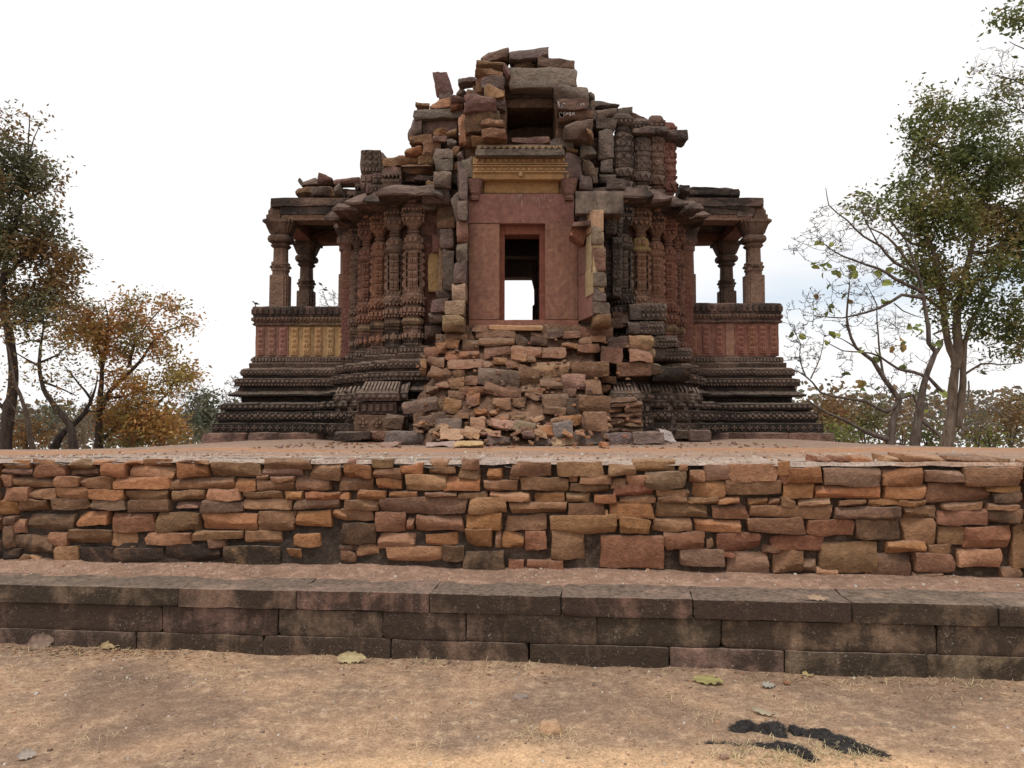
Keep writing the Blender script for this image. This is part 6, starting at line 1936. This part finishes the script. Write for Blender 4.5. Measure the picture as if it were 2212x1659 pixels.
# far wood on the plain
n = 26000
X = NR.uniform(-75, 75, n)
Yf = NR.uniform(55, 95, n)
top = np.array([1.0 + 1.5 * smooth(-5, 25, x) + .7 * nz((x, y * .3, 0), .18, 2) + .5 * nz((x, y, 0), .5, 7) for x, y in zip(X, Yf)])
base = np.array([plat_z(x, y) for x, y in zip(X, Yf)]) - EYE
zf_ = base + (top - base) * NR.random(n) ** .8
pos = np.stack([X, Yf, EYE + zf_], 1)
pos += NR.normal(size=pos.shape) * .3
c0 = np.array([(.17, .13, .08), (.13, .13, .08), (.19, .125, .07), (.12, .12, .085)])[NR.integers(0, 4, n)] * NR.uniform(.8, 1.25, (n, 1))
V, Fs, C = leaf_mesh(pos, NR.uniform(.35, .8, n), c0, .6)
mb = MB()
mb.add(V.tolist(), Fs, C.tolist())
tag(mb.build('far_wood', MAT['leaf'], flat=True), 'low brownish wood far off on the plain', 'wood', kind='stuff')

# ---------------------------------------------------------------- things on the sandy ground in front
def ZB(x, y): return (1512 + x * .1953, 1538 + y * .1953)


def on_ground(px, py, dz=0):
    p = G(px, py, 0)
    p.z = ground_z(p.x, p.y) + dz
    return p


def fur_piece(spine, lab, hair):
    mb = MB()
    pts = []
    for x, y, wd in spine:
        q = on_ground(*ZB(x, y))
        pts.append((q, wd * .00092))
    ln, wd_ = [], []
    for i in range(len(pts) - 1):
        for j in range(6):
            t = j / 6
            ln.append(pts[i][0].lerp(pts[i + 1][0], t))
            wd_.append(pts[i][1] * (1 - t) + pts[i + 1][1] * t)
    ln.append(pts[-1][0])
    wd_.append(pts[-1][1])
    m, k = len(ln), 13
    V, C = [], []
    for i, (q, w_) in enumerate(zip(ln, wd_)):
        t = (ln[min(m - 1, i + 1)] - ln[max(0, i - 1)])
        t.z = 0
        t.normalize()
        s_ = Vector((-t.y, t.x, 0))
        for j in range(k):
            a = -1 + 2 * j / (k - 1)
            p = q + s_ * (a * w_ * (1 + .35 * nz(q + s_ * a * .02, 22, 3)))
            h = max(0, 1 - a * a) ** .5
            p.z = ground_z(p.x, p.y) - .006 + h * min(.045, w_ * .75) * (.75 + .6 * nz(p, 18, 5)) + .006 * nz(p, 50, 1)
            V.append(p)
            c = .012 + .01 * max(0, nz(p, 14, 2) + .3)
            C.append((c * 1.15, c, c * .95, 1))
    Fs = [(i * k + j, i * k + j + 1, (i + 1) * k + j + 1, (i + 1) * k + j) for i in range(m - 1) for j in range(k - 1)]
    mb.add(V, Fs, C)
    for _ in range(hair):
        i = RNG.randrange(m * k)
        p = V[i]
        a = U(0, 6.28)
        L = U(.014, .045)
        d = Vector((math.cos(a), math.sin(a), U(-.25, .35))) * L
        e = p + d
        e.z = max(e.z, ground_z(e.x, e.y) + .001)
        sd = Vector((-math.sin(a), math.cos(a), 0)) * .0013
        c = U(.008, .03) if U(0, 1) < .65 else U(.03, .09)  # some hairs browner and brighter: highlights put into the hair colour
        mb.add([p - sd, p + sd, e + Vector((0, 0, .001))], [(0, 1, 2)], (c * 1.2, c, c * .9, 1))
    o = mb.build('fur_scrap', MAT['fur'], origin=pts[len(pts) // 2][0], sharp=60)
    tag(o, lab, 'fur scrap', 'black furry scraps on the sand')


fur_piece([(335, 200, 30), (400, 208, 55), (500, 185, 72), (600, 190, 50), (690, 225, 60), (780, 225, 90), (850, 215, 100), (900, 215, 70), (925, 220, 30)], 'black shaggy scrap with two lobes, leftmost piece behind the thin tailed one', 1500)
fur_piece([(80, 365, 8), (250, 355, 14), (400, 378, 12), (560, 385, 10), (720, 400, 26), (840, 415, 48), (950, 418, 58), (1080, 455, 52), (1180, 495, 44), (1275, 540, 26)], 'black furry scrap with a long thin tail pointing left, nearest the viewer', 1300)
fur_piece([(990, 195, 40), (1080, 215, 70), (1200, 245, 50), (1320, 245, 60), (1450, 300, 75), (1560, 370, 105), (1640, 420, 85), (1760, 415, 60), (1900, 455, 45), (2080, 505, 18)], 'longest black furry scrap, stretching to the right with straw over it', 1700)


def big_leaf(px, py, L, wd, yaw, pit, curl, col, lab, lift=.0, on=None, holes=False):
    q = on_ground(px, py) if on is None else on
    mb = MB()
    V, C = [], []
    nl, nw = 16, 9
    for i in range(nl + 1):
        t = i / nl
        ww = wd * math.sin(math.pi * min(.999, max(.001, t)) ** .85) ** .75
        for j in range(nw + 1):
            a = -1 + 2 * j / nw
            edge = 1 + .10 * math.sin(t * 31 + a * 2)
            x = (t - .5) * L
            y = a * ww * edge
            z = curl * (a * a) * ww + .5 * curl * L * (t - .5) ** 2 * 1.6 + .006 * math.sin(t * 24) * abs(a) + .004 * nz((x, y, 0), 30, 1)
            V.append(Vector((x, y, z)))
            k = .85 + .3 * nz((x, y, 1), 25, 4) - (.18 if abs(a) < .12 else 0)
            C.append((col[0] * k, col[1] * k, col[2] * k, 1))
    R_ = (Vector((0, 0, 1)).rotation_difference(Vector((0, 0, 1)))).to_matrix()
    from mathutils import Euler
    R_ = Euler((pit, 0, yaw), 'XYZ').to_matrix()
    V = [R_ @ v for v in V]
    zmin = min(v.z for v in V)
    V = [q + v + Vector((0, 0, -zmin + .002 + lift)) for v in V]
    w_ = nw + 1
    Fs = []
    for i in range(nl):
        for j in range(nw):
            if holes and j in (0, 1) and i in (4, 5, 8, 10):
                continue
            Fs.append((i * w_ + j, i * w_ + j + 1, (i + 1) * w_ + j + 1, (i + 1) * w_ + j))
    mb.add(V, Fs, C)
    tube(mb, [V[w_ // 2], V[w_ // 2] + (V[w_ // 2] - V[w_ // 2 + w_]) * 1.5], [.003, .002], (col[0] * .6, col[1] * .6, col[2] * .6, 1), 4)
    o = mb.build('dry_leaf', MAT['dry'], origin=q, sharp=180)
    tag(o, lab, 'leaf', 'large fallen leaves')


big_leaf(760, 1432, .20, .045, .06, .75, .5, (.50, .405, .225), 'curled pale yellow leaf with a ragged edge, lying near the kerb left of the middle', holes=True)
big_leaf(1530, 1477, .19, .055, -.35, .2, .15, (.33, .28, .11), 'flat olive yellow leaf lying on the soil by the kerb, right of the middle')
big_leaf(88, 1402, .17, .06, .7, 1.0, .3, (.30, .205, .155), 'large greyish brown leaf standing against the kerb at the left end')
big_leaf(238, 1404, .13, .04, .2, .5, .6, (.42, .31, .17), 'crumpled straw coloured leaf in the litter near the left end of the kerb')
big_leaf(1660, 1485, .09, .03, .1, .3, .4, (.34, .31, .26), 'small whitish leaf right of the flat olive yellow leaf')
big_leaf(1762, 1295, .15, .024, -.35, .55, .5, (.40, .28, .19), 'thin tan leaf hanging over the edge of the kerb top', on=KERB.at(2.0, .475, -.02))
big_leaf(1745, 1460, .10, .03, .5, .3, .4, (.40, .30, .15), 'small yellowish leaf close to the kerb foot, right of the flat olive leaf')
big_leaf(1700, 1480, .07, .025, .9, .3, .4, (.27, .13, .07), 'small russet leaf just right of the whitish leaf')
big_leaf(495, 1402, .08, .025, .0, .3, .3, (.38, .19, .09), 'small orange brown leaf near the kerb, between the litter heap and the pale yellow leaf')
big_leaf(1590, 1590, .16, .02, -.75, .3, .8, (.40, .34, .24), 'narrow grey straw coloured leaf curling behind the black furry scraps', on=on_ground(1652, 1546))
big_leaf(58, 1640, .085, .028, .5, .6, .5, (.40, .34, .29), 'pale whitish crumpled leaf at the lower left corner')
# stone and pebbles on the sand
for px, py, s_, c, lab in ((1188, 1582, .075, (.40, .245, .155), 'rounded tan stone half buried in the sand with straw around it'), (1110, 1560, .03, (.42, .32, .22), 'small straw yellow pebble left of the rounded tan stone'), (1566, 1638, .028, (.25, .15, .10), 'small brown pyramid shaped stone below the black furry scraps'),
                         (1125, 1508, .06, (.20, .16, .14), 'flat grey stone almost buried, behind the rounded tan stone')):
    q = on_ground(px, py)
    fr = [q + Vector((-s_, -s_ * .8, -.02)), q + Vector((s_, -s_ * .7, -.02)), q + Vector((s_ * .6, -s_ * .4, s_ * (.75 if s_ != .06 else .15))), q + Vector((-s_ * .6, -s_ * .4, s_ * (.7 if s_ != .06 else .12)))]
    bk = [p + Vector((0, s_ * 1.5 if i < 2 else s_ * .8, 0)) for i, p in enumerate(fr)]
    mb = MB()
    block(mb, fr, bk, tint(c, .05), n=6, r=.3, rough=.006, chops=5, chop=.3, freq=20)
    tag(mb.build('ground_stone', MAT['wallstone'], origin=q), lab, 'stone')

# dry grass, litter, pebbles
mb = MB()
tufts = [(U(-3.6, 3.6), U(3.3, 5.6)) for _ in range(95)]
tufts += [(on_ground(*ZB(U(200, 2000), U(330, 560))).x, on_ground(*ZB(U(200, 2000), U(360, 600))).y) for _ in range(70)]
tufts += [(on_ground(1560 + U(-60, 200), 1500 + U(0, 60)).x, on_ground(1560, 1490 + U(0, 70)).y) for _ in range(26)]
tufts += [(on_ground(1188 + U(-60, 60), 1600).x, on_ground(1188, 1590 + U(-15, 18)).y) for _ in range(14)]
tufts += [(x_, KERB.at(x_).y - U(.02, .16)) for x_ in [U(-3.6, 3.4) for _ in range(60)]]
for tx, ty in tufts:
    if ty > KERB.at(tx).y - .01:
        continue
    if nz((tx, ty, 0), 1.2, 3) < -.25:
        continue
    for _ in range(RNG.randrange(8, 26)):
        x, y = tx + RNG.gauss(0, .06), ty + RNG.gauss(0, .045)
        if y > KERB.at(x).y - .006:
            continue
        z = ground_z(x, y)
        a = U(0, 6.28)
        L = U(.015, .055)
        up = U(0, .5) if U(0, 1) < .7 else U(.5, 1.0)
        d = Vector((math.cos(a), math.sin(a), up)).normalized() * L
        sd = Vector((-math.sin(a), math.cos(a), 0)) * U(.0008, .0018)
        p = Vector((x, y, z + .001))
        e = p + d + Vector((0, 0, .002))
        m_ = p.lerp(e, .55) + Vector((0, 0, L * .12))
        k = U(.7, 1.15)
        c = (.50 * k, .40 * k, .235 * k, 1)
        mb.add([p - sd, p + sd, m_ + sd, m_ - sd, e], [(0, 1, 2, 3), (3, 2, 4)], c)
tag(mb.build('dry_grass', MAT['dry'], flat=True), 'thin straw and dead grass scattered over the sandy ground', 'grass', kind='stuff')
mb = MB()
pos, size, cc = [], [], []
for k in range(1900):
    r_ = U(0, 1)
    if r_ < .30:
        x = -3.0 + RNG.gauss(0, .45)
        y = KERB.at(x).y - abs(RNG.gauss(0, .12)) - .02
    elif r_ < .55:
        x = U(-3.7, 3.5)
        y = KERB.at(x).y - abs(RNG.gauss(0, .22)) - .02
    else:
        x, y = U(-3.7, 3.6), U(3.3, 5.4)
        if y > KERB.at(x).y - .02:
            continue
    pos.append((x, y, ground_z(x, y) + U(.002, .010)))
    size.append(U(.010, .045) if r_ < .55 else U(.006, .026))
    b = RNG.choice([(.27, .13, .07), (.33, .17, .09), (.20, .12, .08), (.38, .27, .15), (.12, .08, .06), (.30, .20, .13)])
    cc.append(b)
pos, size, cc = np.array(pos), np.array(size), np.array(cc)
V, Fs, C = leaf_mesh(pos, size, cc, .55, droop=0)
V = V.reshape(-1, 4, 3)
V[:, :, 2] = pos[:, None, 2] + np.clip((V[:, :, 2] - pos[:, None, 2]) * .25, -.002, .02)
mb.add(V.reshape(-1, 3).tolist(), Fs, C.tolist())
tag(mb.build('leaf_litter', MAT['dry'], flat=True), 'small brown fallen leaves drifted against the kerb', 'leaf litter', kind='stuff')
mb = MB()
for k in range(2000):
    if k >= 1300:
        x = U(-5, 5)
        y = WALL.at(x).y + .05 + abs(RNG.gauss(0, 1.0))
        z = plat_z(x, y)
        s_ = U(.004, .014)
    elif k < 850:
        x, y = U(-3.7, 3.6), U(3.3, 5.5)
        if y > KERB.at(x).y - .02:
            continue
        z = ground_z(x, y)
        s_ = U(.002, .008) * (1.6 if U(0, 1) < .07 else 1)
    else:
        x, v = U(-4, 3.6), U(.3, .95)
        q = ledge_pt(x, v)
        x, y, z = q
        s_ = U(.002, .007) * (2.2 if U(0, 1) < .06 else 1)
    p = Vector((x, y, z))
    fr = [p + Vector((-s_, -s_, -s_ * .5)), p + Vector((s_, -s_, -s_ * .5)), p + Vector((s_ * .8, -s_ * .6, s_)), p + Vector((-s_ * .8, -s_ * .6, s_))]
    bk = [q + Vector((0, s_ * 1.7, 0)) for q in fr]
    block(mb, fr, bk, tint(RNG.choice([(.30, .2, .14), (.42, .33, .27), (.2, .13, .1), (.36, .2, .12), (.5, .45, .4)]), 0), n=2, r=.3, rough=.001, chops=2, chop=.3)
tag(mb.build('pebbles', MAT['wallstone'], flat=True), 'fine gravel scattered over sand and ledge', 'gravel', kind='stuff')
